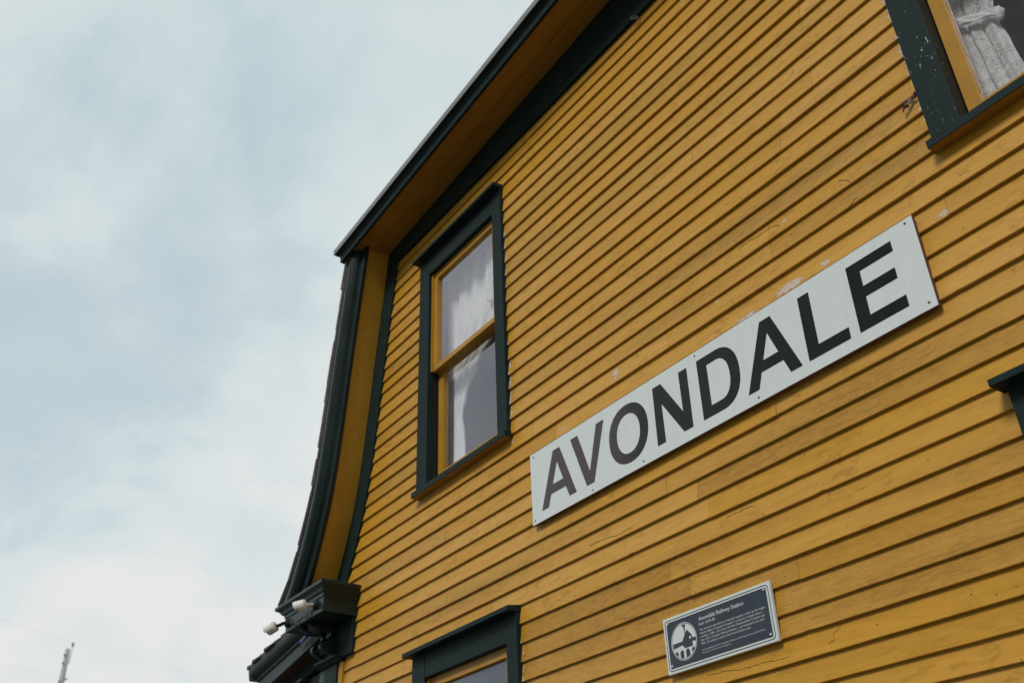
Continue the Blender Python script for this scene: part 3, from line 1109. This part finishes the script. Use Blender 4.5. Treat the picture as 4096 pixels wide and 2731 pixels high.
def make_window(w, mat, split, hh):
    s = MB()
    yf = -0.034
    s.box(w.xo0, w.xi0, yf, 0.0055, w.sillz, w.capz - 0.001)
    s.box(w.xi1, w.xo1, yf, 0.0055, w.sillz, w.capz - 0.001)
    s.box(w.xi0 + 0.0005, w.xi1 - 0.0005, yf + 0.002, 0.0055, w.zi1, w.capz - 0.001)
    # jamb lining
    s.box(w.xi0 - 0.019, w.xi0 - 0.001, 0.0056, 0.12, w.zi0, w.zi1 + 0.018, 1)
    s.box(w.xi1 + 0.001, w.xi1 + 0.019, 0.0056, 0.12, w.zi0, w.zi1 + 0.018, 1)
    s.box(w.xi0, w.xi1, 0.0056, 0.12, w.zi1 + 0.001, w.zi1 + 0.018, 1)
    o = s.build('window', [mat, M['jamb']], B, bevel=0.0018)
    o['label'] = w.label
    c = MB()
    c.prism([(-0.086, w.capz), (-0.086, w.capz + 0.024), (-0.01, w.capz + 0.036), (0.004, w.capz + 0.036), (0.004, w.capz)], 'x', w.xo0 - 0.026, w.xo1 + 0.003)
    c.build('head_cap', M['green'], o, bevel=0.002)
    c = MB()
    c.prism([(-0.060, w.sillz - 0.036), (-0.060, w.sillz - 0.002), (0.06, w.sillz + 0.008), (0.06, w.sillz - 0.036)], 'x', w.xo0 - 0.012, w.xo1 + 0.012)
    c.prism([(-0.057, w.sillz - 0.0375), (-0.057, w.sillz - 0.0362), (0.0, w.sillz - 0.0362), (0.0, w.sillz - 0.0375)], 'x', w.xo0 - 0.009, w.xo1 + 0.009, 1)
    c.build('sill', [M['green'], M['soffit']], o, bevel=0.0015)
    # upper sash in front, lower one behind
    u = MB()
    frame(u, w.xi0 + 0.002, w.xi1 - 0.002, split, w.zi1 - 0.001, 0.052, 0.050, 0.034, 0.050, 0.0, 0.042)
    # yellow stop bead round the upper sash
    u.box(w.xi0 + 0.0005, w.xi0 + 0.012, -0.012, -0.0006, split + 0.001, w.zi1 - 0.002)
    u.box(w.xi1 - 0.012, w.xi1 - 0.0005, -0.012, -0.0006, split + 0.001, w.zi1 - 0.002)
    u.build('upper_sash', M['sash'], o, bevel=0.0015)
    l = MB()
    frame(l, w.xi0 + 0.003, w.xi1 - 0.003, w.zi0 + 0.010, split + 0.034, 0.056, 0.054, 0.085, 0.030, 0.046, 0.086)
    l.build('lower_sash', M['sash'], o, bevel=0.0015)
    for nm, x0, x1, z0, z1, y in (('pane', w.xi0 + 0.050, w.xi1 - 0.048, split + 0.030, w.zi1 - 0.047, 0.020), ('pane', w.xi0 + 0.055, w.xi1 - 0.053, w.zi0 + 0.090, split + 0.008, 0.066)):
        p = MB()
        p.box(x0, x1, y, y + 0.003, z0, z1)
        p.build(nm, M['glass'], o)
    k = MB()
    frame(k, w.xi0 - 0.06, w.xi1 + 0.06, w.zi0 - 0.03, w.zi1 + 0.03, 0.062, 0.062, 0.03, 0.03, 0.1215, 0.150)
    k.build('inner_casing', M['casing'], o)
    return o


make_window(W1, M['green'], 3.178, 0)
make_window(W2, M['greenw'], 3.178, 0)
make_window(W3, M['green'], 0.47, 0)
make_window(W4, M['green'], 0.47, 0)


# ---------------------------------------------------------------- curtains (hang inside, things of their own)
def curtain(name, mat, rows, folds, amp, y0, label, cols=90, phase=0.0):
    """rows: (z, xleft, xright, fold scale)"""
    V, F = [], []
    out = []
    for (za, a0, a1, fa), (zb, b0, b1, fb) in zip(rows, rows[1:]):
        n = max(2, int(abs(za - zb) / 0.02))
        for i in range(n):
            t = i / n
            tt = t * t * (3 - 2 * t)
            out.append((za + (zb - za) * t, a0 + (b0 - a0) * tt, a1 + (b1 - a1) * tt, fa + (fb - fa) * tt))
    out.append(rows[-1])
    for z, a, b, fs in out:
        for k in range(cols + 1):
            u = k / cols
            x = a + (b - a) * u
            ph = u * folds * 2 * math.pi + phase + 0.6 * noise.noise((u * 3, z * 1.5, phase))
            y = y0 + amp * fs * (math.sin(ph) + 0.35 * math.sin(ph * 2.3 + 1.1)) + 0.006 * noise.noise((x * 12, z * 7, 2))
            V.append((x + 0.006 * math.cos(ph), y, z))
    c1 = cols + 1
    for r in range(len(out) - 1):
        for k in range(cols):
            F.append((r * c1 + k, r * c1 + k + 1, (r + 1) * c1 + k + 1, (r + 1) * c1 + k))
    s = MB()
    s.add(V, F)
    o = s.build(name, mat, None, smooth=True)
    md = o.modifiers.new('cloth', 'SOLIDIFY')
    md.thickness = 0.0008
    return tag(o, label, 'curtain')


# upper right window
E2 = empty('tied_lace_curtain', (-1.05, 0.16, 2.43))
tag(E2, 'white floral lace curtain gathered by a tie in the upper right window', 'curtain')
c = curtain('lace_panel', M['lace'], [(3.93, -1.16, -0.72, 1.0), (3.35, -1.16, -0.84, 0.9), (3.02, -1.155, -0.945, 0.8), (2.925, -1.150, -0.965, 0.6),
            (2.86, -1.150, -0.968, 0.6), (2.76, -1.150, -0.955, 0.9), (2.42, -1.150, -0.925, 1.1)], 3.4, 0.009, 0.16, 'x')
del c['label'], c['category']
put(c, E2)
t_ = MB()
ring = []
for k in range(41):
    u = k / 40
    x = -1.165 + 0.205 * u
    for j, zz in enumerate((-0.022, -0.011, 0.0, 0.011, 0.022)):
        ring.append((x, 0.136 - 0.006 * math.sin(u * 3.1) + 0.004 * math.sin(u * 17 + j * 2.1), 2.998 + zz * (1 - 0.25 * u) - 0.118 * u + 0.004 * math.sin(u * 9)))
t_.add(ring, [(5 * k + j, 5 * k + 5 + j, 5 * k + 6 + j, 5 * k + 1 + j) for k in range(40) for j in range(4)])
c = t_.build('tie_band', M['sheer'], None, smooth=True)
c.modifiers.new('cloth', 'SOLIDIFY').thickness = 0.002
put(c, E2)
bm = bmesh.new()
bmesh.ops.create_uvsphere(bm, u_segments=20, v_segments=12, radius=1)
for v in bm.verts:
    d = 1 + 0.25 * noise.noise(v.co * 2.2)
    v.co = Vector((-0.957 + v.co.x * 0.021 * d, 0.148 + v.co.y * 0.018 * d, 2.878 + v.co.z * 0.034 * d + ZB))
me = bpy.data.meshes.new('knot')
bm.to_mesh(me)
bm.free()
for p in me.polygons:
    p.use_smooth = True
me.materials.append(M['sheer'])
c = bpy.data.objects.new('knot', me)
COL.objects.link(c)
put(c, E2)

curtain('gathered_curtain', M['sheer'], [(3.93, -4.83, -4.06, 1.0), (3.50, -4.83, -4.12, 1.0), (3.30, -4.83, -4.24, 0.9), (3.12, -4.83, -4.46, 0.8), (2.98, -4.82, -4.575, 0.7), (2.84, -4.81, -4.615, 0.5),
        (2.74, -4.81, -4.60, 0.7), (2.40, -4.82, -4.585, 1.0)], 5.0, 0.013, 0.145, 'white gathered curtain down the tall window beside the curved roof edge', phase=1.0)
# short piece of lace edging in the same window
V, F = [], []
cols, rws = 120, 16
for r in range(rws + 1):
    for k in range(cols + 1):
        u = k / cols
        x = -4.27 + 0.29 * u
        bot = 3.50 - 0.17 * u - 0.010 * abs(math.sin(u * math.pi * 5.0))
        z = 3.92 + (bot - 3.92) * r / rws
        V.append((x, 0.112 + 0.008 * (0.3 + r / rws) * math.sin(u * 16 + 0.5 * math.sin(u * 9)), z))
for r in range(rws):
    for k in range(cols):
        a = r * (cols + 1) + k
        F.append((a, a + 1, a + cols + 2, a + cols + 1))
s_ = MB()
s_.add(V, F)
o = s_.build('lace_edging', M['lace'], None, smooth=True)
o.modifiers.new('cloth', 'SOLIDIFY').thickness = 0.0008
tag(o, 'short lace edging behind the upper pane of the tall window', 'lace edging')
# ---------------------------------------------------------------- name sign
wm, wt_, wb = new_mat('weathered_white_enamel')
g1 = noise_(wt_, objco(wt_, (9.0, 1.0, 0.9)), 3.0, 6, 0.62)
g2_ = noise_(wt_, objco(wt_, (1, 1, 1)), 4.0, 5, 0.6)
wc = mixc(wt_, ramp(wt_, g1, [(0.48, (0, 0, 0)), (0.75, (1, 1, 1))]).outputs[0], (0.65, 0.71, 0.72), (0.61, 0.665, 0.67))
wc = mixc(wt_, math_(wt_, 'MULTIPLY', math_(wt_, 'GREATER_THAN', noise_(wt_, objco(wt_), 85.0, 3), 0.735), 0.5), wc, (0.34, 0.28, 0.26))
wt_.links.new(wc, wb.inputs['Base Color'])
wt_.links.new(math_(wt_, 'ADD', math_(wt_, 'MULTIPLY', g2_, 0.25), 0.24), wb.inputs['Roughness'])
wb.inputs['Specular IOR Level'].default_value = 0.4
bump(wt_, wb, g2_, 0.12, 0.01)
M['signface'] = wm
fm, ft, fb = new_mat('black_vinyl_painted_sheen')  # black vinyl with the reflection on the left letters painted into its colour
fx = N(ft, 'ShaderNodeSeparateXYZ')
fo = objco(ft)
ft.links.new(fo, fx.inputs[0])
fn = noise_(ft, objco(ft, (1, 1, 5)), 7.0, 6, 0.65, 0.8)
sheen = N(ft, 'ShaderNodeMapRange', interpolation_type='SMOOTHSTEP')
sheen.inputs['From Min'].default_value = -2.78
sheen.inputs['From Max'].default_value = -3.16
ft.links.new(math_(ft, 'ADD', fx.outputs[0], math_(ft, 'MULTIPLY', math_(ft, 'SUBTRACT', fn, 0.5), 0.35)), sheen.inputs['Value'])
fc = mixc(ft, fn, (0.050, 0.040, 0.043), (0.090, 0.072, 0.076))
ft.links.new(mixc(ft, sheen.outputs[0], (0.011, 0.013, 0.016), fc), fb.inputs['Base Color'])
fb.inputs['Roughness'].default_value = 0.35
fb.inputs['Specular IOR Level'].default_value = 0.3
M['vinyl_sheen'] = fm
SG = empty('station_name_sign', (-2.555, -0.018, 1.790))
tag(SG, 'long white sign board reading AVONDALE in black capitals on the yellow clapboards', 'sign')
s_ = MB()
SX0, SX1, SZ0, SZ1 = -3.700, -1.408, 1.790, 2.168
s_.box(SX0, SX1, -0.033, -0.0165, SZ0, SZ1, 1)
s_.add([(SX0 + 0.0004, -0.0338, SZ0 + 0.0004), (SX1 - 0.0004, -0.0338, SZ0 + 0.0004), (SX1 - 0.0004, -0.0338, SZ1 - 0.0004), (SX0 + 0.0004, -0.0338, SZ1 - 0.0004),
        (SX0 + 0.0004, -0.0331, SZ0 + 0.0004), (SX1 - 0.0004, -0.0331, SZ0 + 0.0004), (SX1 - 0.0004, -0.0331, SZ1 - 0.0004), (SX0 + 0.0004, -0.0331, SZ1 - 0.0004)],
       [(0, 1, 2, 3), (4, 7, 6, 5), (0, 4, 5, 1), (1, 5, 6, 2), (2, 6, 7, 3), (3, 7, 4, 0)], 0)
s_.build('board', [M['signface'], M['signedge']], SG)


def arc(cx, cz, rx, rz, a0, a1, n, ex=2.0):
    out = []
    for i in range(n + 1):
        a = R(a0 + (a1 - a0) * i / n)
        c, s = math.cos(a), math.sin(a)
        out.append((cx + rx * math.copysign(abs(c) ** (2 / ex), c), cz + rz * math.copysign(abs(s) ** (2 / ex), s)))
    return out


LT, LBm = 2.1185, 1.8410
LETTERS = [
    [[(-3.619, LBm), (-3.510, LT), (-3.456, LT), (-3.346, LBm), (-3.400, LBm), (-3.424, 1.900), (-3.540, 1.900), (-3.565, LBm)],
     [(-3.483, 2.052), (-3.523, 1.946), (-3.441, 1.946)]],
    [[(-3.369, LT), (-3.313, LT), (-3.240, 1.906), (-3.171, LT), (-3.115, LT), (-3.214, LBm), (-3.269, LBm)]],
    [arc(-2.957, 1.9795, 0.132, 0.1415, 0, 360, 72, 2.15)[:-1], arc(-2.957, 1.9785, 0.0785, 0.0955, 0, 360, 60, 2.1)[:-1]],
    [[(-2.775, LT), (-2.722, LT), (-2.608, 1.932), (-2.608, LT), (-2.557, LT), (-2.562, LBm), (-2.616, LBm), (-2.729, 2.023), (-2.729, LBm), (-2.780, LBm)]],
    [[(-2.497, LT)] + arc(-2.390, 1.97975, 0.1165, 0.13875, 90, -90, 30, 2.3) + [(-2.500, LBm)],
     [(-2.444, 2.075)] + arc(-2.392, 1.981, 0.0655, 0.0940, 90, -90, 24, 2.3) + [(-2.446, 1.887)]],
    [[(-2.251, LBm), (-2.137, LT), (-2.081, LT), (-1.977, LBm), (-2.034, LBm), (-2.057, 1.905), (-2.169, 1.905), (-2.194, LBm)],
     [(-2.110, 2.056), (-2.151, 1.951), (-2.073, 1.951)]],
    [[(-1.940, LT), (-1.886, LT), (-1.889, 1.888), (-1.752, 1.888), (-1.753, LBm), (-1.944, LBm)]],
    [[(-1.708, LT), (-1.509, LT), (-1.509, 2.075), (-1.654, 2.075), (-1.655, 2.010), (-1.520, 2.010), (-1.520, 1.965), (-1.655, 1.965), (-1.656, 1.888), (-1.507, 1.888), (-1.507, LBm), (-1.711, LBm)]],
]
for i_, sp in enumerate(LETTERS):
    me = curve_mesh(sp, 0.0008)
    wall_obj(me, 'letter', M['vinyl_sheen' if i_ < 3 else 'black'], SG, -0.0343)
for x, z in ((-3.670, 2.147), (-3.678, 1.811), (-3.229, 1.806), (-2.878, 1.810), (-2.501, 2.149), (-2.205, 1.811), (-1.439, 2.150), (-1.437, 1.815)):
    s_ = MB()
    s_.tube([(x, -0.030, z), (x, -0.0350, z), (x, -0.0362, z)], [0.0046, 0.0046, 0.0030], 12)
    s_.build('screw', M['screw'], SG)

# ---------------------------------------------------------------- heritage plaque
PL = empty('heritage_plaque', (-2.594, -0.018, 0.906))
tag(PL, 'small dark slate plaque with white border, oval house emblem and paragraph of text', 'plaque')
PX0, PX1, PZ0, PZ1 = -2.876, -2.312, 0.905, 1.119
s_ = MB()
s_.box(PX0, PX1, -0.030, -0.0165, PZ0, PZ1)
s_.build('backing', M['plaquew'], PL, bevel=0.0015)


def rrect(x0, x1, z0, z1, r, n=6):
    out = []
    for cx, cz, a in ((x1 - r, z1 - r, 0), (x0 + r, z1 - r, 90), (x0 + r, z0 + r, 180), (x1 - r, z0 + r, 270)):
        for i in range(n + 1):
            t = R(a + 90 * i / n)
            out.append((cx + r * math.cos(t), cz + r * math.sin(t)))
    return out


wall_obj(curve_mesh([rrect(-2.856, -2.333, 0.925, 1.100, 0.006)], 0.0010), 'face', M['navy'], PL, -0.0308)
wall_obj(curve_mesh([rrect(-2.866, -2.322, 0.915, 1.109, 0.014), rrect(-2.8635, -2.3245, 0.9175, 1.1065, 0.0125)], 0.0008), 'border_line', M['navy'], PL, -0.0305)
ov = arc(-2.769, 1.012, 0.071, 0.0715, 0, 360, 60)[:-1]
ovi = arc(-2.769, 1.012, 0.0675, 0.068, 0, 360, 60)[:-1]
ovj = arc(-2.769, 1.012, 0.0655, 0.066, 0, 360, 60)[:-1]
wall_obj(curve_mesh([ov, ovi], 0.0006), 'oval_ring', M['plaqueg'], PL, -0.0318)
wall_obj(curve_mesh([ovj], 0.0006), 'oval_field', M['plaquew'], PL, -0.0317)


def inside(p, s=0.975):
    x, z = (p[0] + 2.769) / (0.0655 * s), (p[1] - 1.012) / (0.066 * s)
    d = math.hypot(x, z)
    if d > 1:
        return (-2.769 + 0.0655 * s * x / d, 1.012 + 0.066 * s * z / d)
    return p


house = [(-2.7775, 0.999), (-2.7725, 0.990), (-2.768, 0.985), (-2.724, 0.985), (-2.724, 1.003), (-2.705, 1.000), (-2.704, 1.014), (-2.724, 1.017), (-2.724, 1.027),
         (-2.747, 1.051), (-2.757, 1.040), (-2.756, 1.062), (-2.752, 1.0745), (-2.775, 1.0745), (-2.765, 1.064), (-2.761, 1.050), (-2.7615, 1.034), (-2.773, 1.020),
         (-2.778, 1.013), (-2.831, 1.012), (-2.829, 0.993)]
hwin = [(-2.739, 1.024), (-2.730, 1.024), (-2.730, 1.014), (-2.739, 1.014)]
wall_obj(curve_mesh([house, hwin], 0.0005), 'house_silhouette', M['navy'], PL, -0.0322)
for x0, x1 in ((-2.8215, -2.806), (-2.795, -2.776), (-2.764, -2.743), (-2.731, -2.716)):
    xm = (x0 + x1) / 2
    pk = [(x0, 0.974), (xm, 0.983), (x1, 0.974), inside((x1, 0.93)), inside((x0, 0.93))]
    pk[3] = (x1, 1.012 - 0.064 * math.sqrt(max(0.0, 1 - ((x1 + 2.769) / 0.064) ** 2)))
    pk[4] = (x0, 1.012 - 0.064 * math.sqrt(max(0.0, 1 - ((x0 + 2.769) / 0.064) ** 2)))
    wall_obj(curve_mesh([pk], 0.0005), 'picket', M['navy'], PL, -0.0322)
TXT = [('Avondale Railway Station', -2.6805, -2.4455, 1.0665, 0.0145, 0.020, 0.92),
       ('Built 1870-80', -2.6805, -2.594, 1.0490, 0.0090, 0.016, 1.0),
       ('This structure was built as a telegraph repeater station by the Anglo-', -2.6805, -2.347, 1.0285, 0.0085, 0.004, 1.0),
       ('Newfoundland Telegraph Company. It served as a railway station', -2.6805, -2.367, 1.0155, 0.0085, 0.004, 1.0),
       ('starting in 1900 \u2013 first under the Reid Newfoundland Company and', -2.6805, -2.356, 1.0025, 0.0085, 0.004, 1.0),
       ('later under Canadian National Railway \u2013 and remained in use until', -2.6805, -2.361, 0.9895, 0.0085, 0.004, 1.0),
       ('1984. The station is built in the Second Empire style.', -2.6805, -2.425, 0.9765, 0.0085, 0.004, 1.0),
       ('Avondale Railway Station is designated a Registered Heritage Structure (Landmark) by', -2.6805, -2.364, 0.9545, 0.0062, 0.0, 1.0),
       ('Heritage NL. Find more at heritagenl.ca', -2.6805, -2.532, 0.9445, 0.0062, 0.0, 1.0)]
for body, x0, x1, zb, hgt, off, spc in TXT:
    me = text_mesh(body, 0.01, off, spc)
    xs = [v.co.x for v in me.vertices]
    mx, mn = max(xs), min(xs)
    kx = (x1 - x0) / (mx - mn)
    kz = hgt / 0.70
    for v in me.vertices:
        v.co = ((v.co.x - mn) * kx + x0, v.co.y * kz + zb, v.co.z * 0.02)
    wall_obj(me, 'text_line', M['plaqueg'], PL, -0.0316)
for x, z in ((-2.849, 1.093), (-2.341, 1.092), (-2.342, 0.933), (-2.848, 0.933)):
    s_ = MB()
    s_.tube([(x, -0.0305, z), (x, -0.0330, z), (x, -0.0350, z), (x, -0.0362, z)], [0.0052, 0.0052, 0.0042, 0.0018], 14)
    s_.build('rivet', M['alu'], PL, smooth=True)


# ---------------------------------------------------------------- security cameras on the cornice box
def sec_cam(base, back, front, up_tilt, label, stain):
    E_ = empty('security_camera', base)
    tag(E_, label, 'security camera', 'security cameras on the cornice')
    bs, bk, fr = Vector(base), Vector(back), Vector(front)
    s = MB()
    s.tube([bs, bs + Vector((0, -0.006, 0)), bs + Vector((0, -0.020, -0.001)), bs + Vector((0, -0.026, -0.001))], [0.030, 0.030, 0.024, 0.010], 20)
    s.build('mount_base', M['green'] if stain else M['green'], E_, smooth=False)
    s = MB()
    k1 = bs + Vector((0, -0.040, -0.004))
    k2 = (k1 + bk) / 2 + Vector((0, 0, -0.004))
    s.tube([bs + Vector((0, -0.022, 0)), k1], 0.010, 12)
    s.tube([k1 + Vector((0, 0.004, 0)), k2], 0.0115, 12)
    s.tube([k2, bk], 0.009, 12)
    s.build('swivel_arm', M['camw'] if stain else M['green'], E_)
    d = (fr - bk).normalized()
    s = MB()
    ln = (fr - bk).length
    s.tube([bk, bk + d * 0.004, bk + d * 0.012, bk + d * 0.03, bk + d * (ln - 0.012), bk + d * (ln - 0.012)],
           [0.020, 0.029, 0.0325, 0.0335, 0.0335, 0.028], 28)
    s.build('body', M['camw'], E_, smooth=True)
    # sun hood: a slightly larger half shell reaching past the lens
    s = MB()
    a = d.cross(Vector((0, 0, 1))).normalized()
    u = a.cross(d)
    rings = []
    for q, rr_ in ((0.008, 0.0345), (ln + 0.004, 0.0355)):
        cs = bk + d * q
        outer = [cs + (a * math.cos(t) + u * math.sin(t)) * rr_ + (d * 0.006 * math.sin(t) if q > 0.05 else Vector()) for t in [R(-35 + 250 * i / 20) for i in range(21)]]
        inner = [cs + (a * math.cos(t) + u * math.sin(t)) * (rr_ - 0.0018) + (d * 0.006 * math.sin(t) if q > 0.05 else Vector()) for t in [R(215 - 250 * i / 20) for i in range(21)]]
        rings.append([tuple(p) for p in outer + inner])
    s.loft(rings)
    s.build('sun_hood', M['camw'], E_, smooth=False)
    s = MB()
    e = bk + d * (ln - 0.011)
    s.tube([e, e + d * 0.004], [0.0275, 0.0275], 24)
    s.build('lens', M['lens'], E_)
    return E_


sec_cam((-5.700, -0.247, 1.905), (-5.655, -0.335, 1.885), (-5.707, -0.381, 1.873), 0,
        'white bullet security camera nearer the clapboards, in front of the cornice box', True)
sec_cam((-6.120, -0.247, 1.897), (-6.078, -0.350, 1.855), (-6.144, -0.376, 1.836), 0,
        'white bullet security camera at the outer end of the cornice box, against the sky', False)
# dusty cobweb and loose cable strung between the two cameras
rnd = random.Random(3)
s_ = MB()
for k in range(46):
    t = rnd.random()
    x = -6.06 + 0.33 * t
    p = Vector((x, -0.2490, 1.872 + rnd.uniform(-0.020, 0.024)))
    q = p + Vector((rnd.uniform(-0.03, 0.03), -rnd.uniform(0.002, 0.012), rnd.uniform(-0.022, 0.018)))
    mid = (p + q) / 2 + Vector((0, -0.006, -0.004))
    s_.tube([p, mid, q], rnd.uniform(0.0006, 0.0022), 5)
tag(s_.build('cobweb', M['web']), 'ragged dusty cobweb strung along the cornice box between the two cameras', 'cobweb')
s_ = MB()
pts_ = []
for k in range(30):
    t = k / 29
    pts_.append((-6.10 + 0.38 * t, -0.2515 - 0.004 * math.sin(t * 17), 1.893 - 0.020 * math.sin(t * math.pi) + 0.003 * math.sin(t * 25)))
s_.tube(pts_, 0.0035, 8)
tag(s_.build('camera_cable', M['cable'], smooth=True), 'thin dark cable sagging along the cornice box behind the cobweb', 'cable')
s_ = MB()
s_.tube([(-6.405, -0.030, 1.866), (-6.398, -0.030, 1.868), (-6.335, -0.030, 1.886), (-6.328, -0.030, 1.888)], [0.005, 0.010, 0.010, 0.006], 12)
s_.tube([(-6.44, -0.018, 1.850), (-6.405, -0.030, 1.866)], 0.004, 6, 1)
tag(s_.build('cable_connector', [M['blue'], M['cable']], smooth=True), 'small blue plastic connector lying on the bay moulding below the cornice', 'connector')

# ---------------------------------------------------------------- wire hook under the frieze, dry leaf by the casing
s_ = MB()
hx, hz = -2.545, 4.312
s_.tube([(hx, 0.0, hz), (hx, -0.020, hz), (hx - 0.002, -0.028, hz + 0.003)], 0.0030, 8)
for dz_, dy_, ln_, r_ in ((0.0, 0.0, 0.040, 0.0016), (0.007, 0.004, 0.034, 0.0015), (-0.010, 0.0, 0.014, 0.0018)):
    lp = []
    for k in range(21):
        t = k / 20 * 2 * math.pi
        lp.append((hx - ln_ * 0.5 * (1 - math.cos(t)), -0.030 - dy_ - 0.010 * (1 - math.cos(t)), hz + dz_ + 0.006 * math.sin(t) + ln_ * 0.16 * (1 - math.cos(t))))
    s_.tube(lp, r_, 6)
tag(s_.build('wire_hook', M['wire'], smooth=True), 'loop of grey wire hooked just under the dark frieze board', 'wire hook')

s_ = MB()
rnd = random.Random(21)
V, F = [], []
for (ax, az, bx, bz, wd) in ((-1.322, 2.612, -1.262, 2.640, 0.011), (-1.322, 2.594, -1.296, 2.628, 0.007)):
    n = 14
    base = len(V)
    for i in range(n + 1):
        t = i / n
        x = ax + (bx - ax) * t + rnd.uniform(-0.002, 0.002)
        z = az + (bz - az) * t + rnd.uniform(-0.002, 0.002)
        w = wd * (0.35 + math.sin(t * math.pi)) * rnd.uniform(0.7, 1.2)
        for j in (-1, 0, 1):
            V.append((x, -0.020 - 0.010 * abs(j) * math.sin(t * 7) - 0.006, z + j * w * 0.8))
    for i in range(n):
        for j in (0, 1):
            a = base + i * 3 + j
            F.append((a, a + 3, a + 4, a + 1))
s_.add(V, F)
o = s_.build('dry_leaf', M['leaf'], smooth=False)
o.modifiers.new('thick', 'SOLIDIFY').thickness = 0.002
tag(o, 'shrivelled brown leaf stuck to the clapboards beside the chipped window casing', 'leaf')

# ---------------------------------------------------------------- utility pole far off and its lines
PXY = (-44.13, 6.13)
UP = empty('utility_pole', (PXY[0], PXY[1], GZ))
tag(UP, 'weathered wooden utility pole far off against the cloudy sky', 'utility pole')
s_ = MB()
s_.tube([(PXY[0], PXY[1], GZ - 0.2), (PXY[0], PXY[1], 4.0), (PXY[0], PXY[1], 10.2), (PXY[0], PXY[1], 11.33), (PXY[0], PXY[1], 11.34)], [0.17, 0.145, 0.11, 0.088, 0.078], 14)
s_.build('pole', M['pole'], UP, smooth=False)
s_ = MB()
px, py = PXY[0] + 0.02, PXY[1] + 0.155
s_.tube([(px, py - 0.03, 10.75), (px, py, 11.2), (px, py, 11.50)], 0.014, 8)
s_.tube([(px, py, 11.47), (px, py, 11.50), (px, py, 11.52)], [0.05, 0.07, 0.03], 12)
s_.tube([(px, py, 11.54), (px, py, 11.58), (px, py, 11.62)], [0.03, 0.05, 0.02], 12)
s_.build('insulator', M['insul'], UP, smooth=True)
for z, y0_, y1_, r_ in ((11.06, -0.06, -0.13, 0.028), (10.74, -0.065, -0.135, 0.028), (10.02, -0.07, -0.14, 0.028), (10.10, 0.10, 0.17, 0.035)):
    s_ = MB()
    s_.tube([(PXY[0] + 0.07, PXY[1] + y0_, z), (PXY[0] + 0.10, PXY[1] + y1_, z + (0.07 if y0_ > 0 else 0))], r_, 8)
    s_.build('step_bolt', M['insul'], UP)


def wire(p, q, sag, rad, label):
    s = MB()
    p, q = Vector(p), Vector(q)
    s.tube([p + (q - p) * (k / 24) + Vector((0, 0, -sag * 4 * (k / 24) * (1 - k / 24))) for k in range(25)], rad, 6)
    tag(s.build('power_line', M['line']), label, 'power line', 'lines strung from the utility pole')


wire((PXY[0], PXY[1] + 0.155, 11.60), (-48.3, -18.8, 18.3), 0.15, 0.0020, 'upper thin line rising from the insulator on the pole top')
wire((PXY[0], PXY[1] + 0.155, 11.62), (-40.0, 37.2, 8.0), 0.5, 0.0012, 'thin line leading from the pole top toward the station roof')
wire((PXY[0] + 0.02, PXY[1] - 0.14, 10.22), (-48.0, -18.8, 14.5), 0.2, 0.0018, 'lower thin line leaving the pole below its bolts')
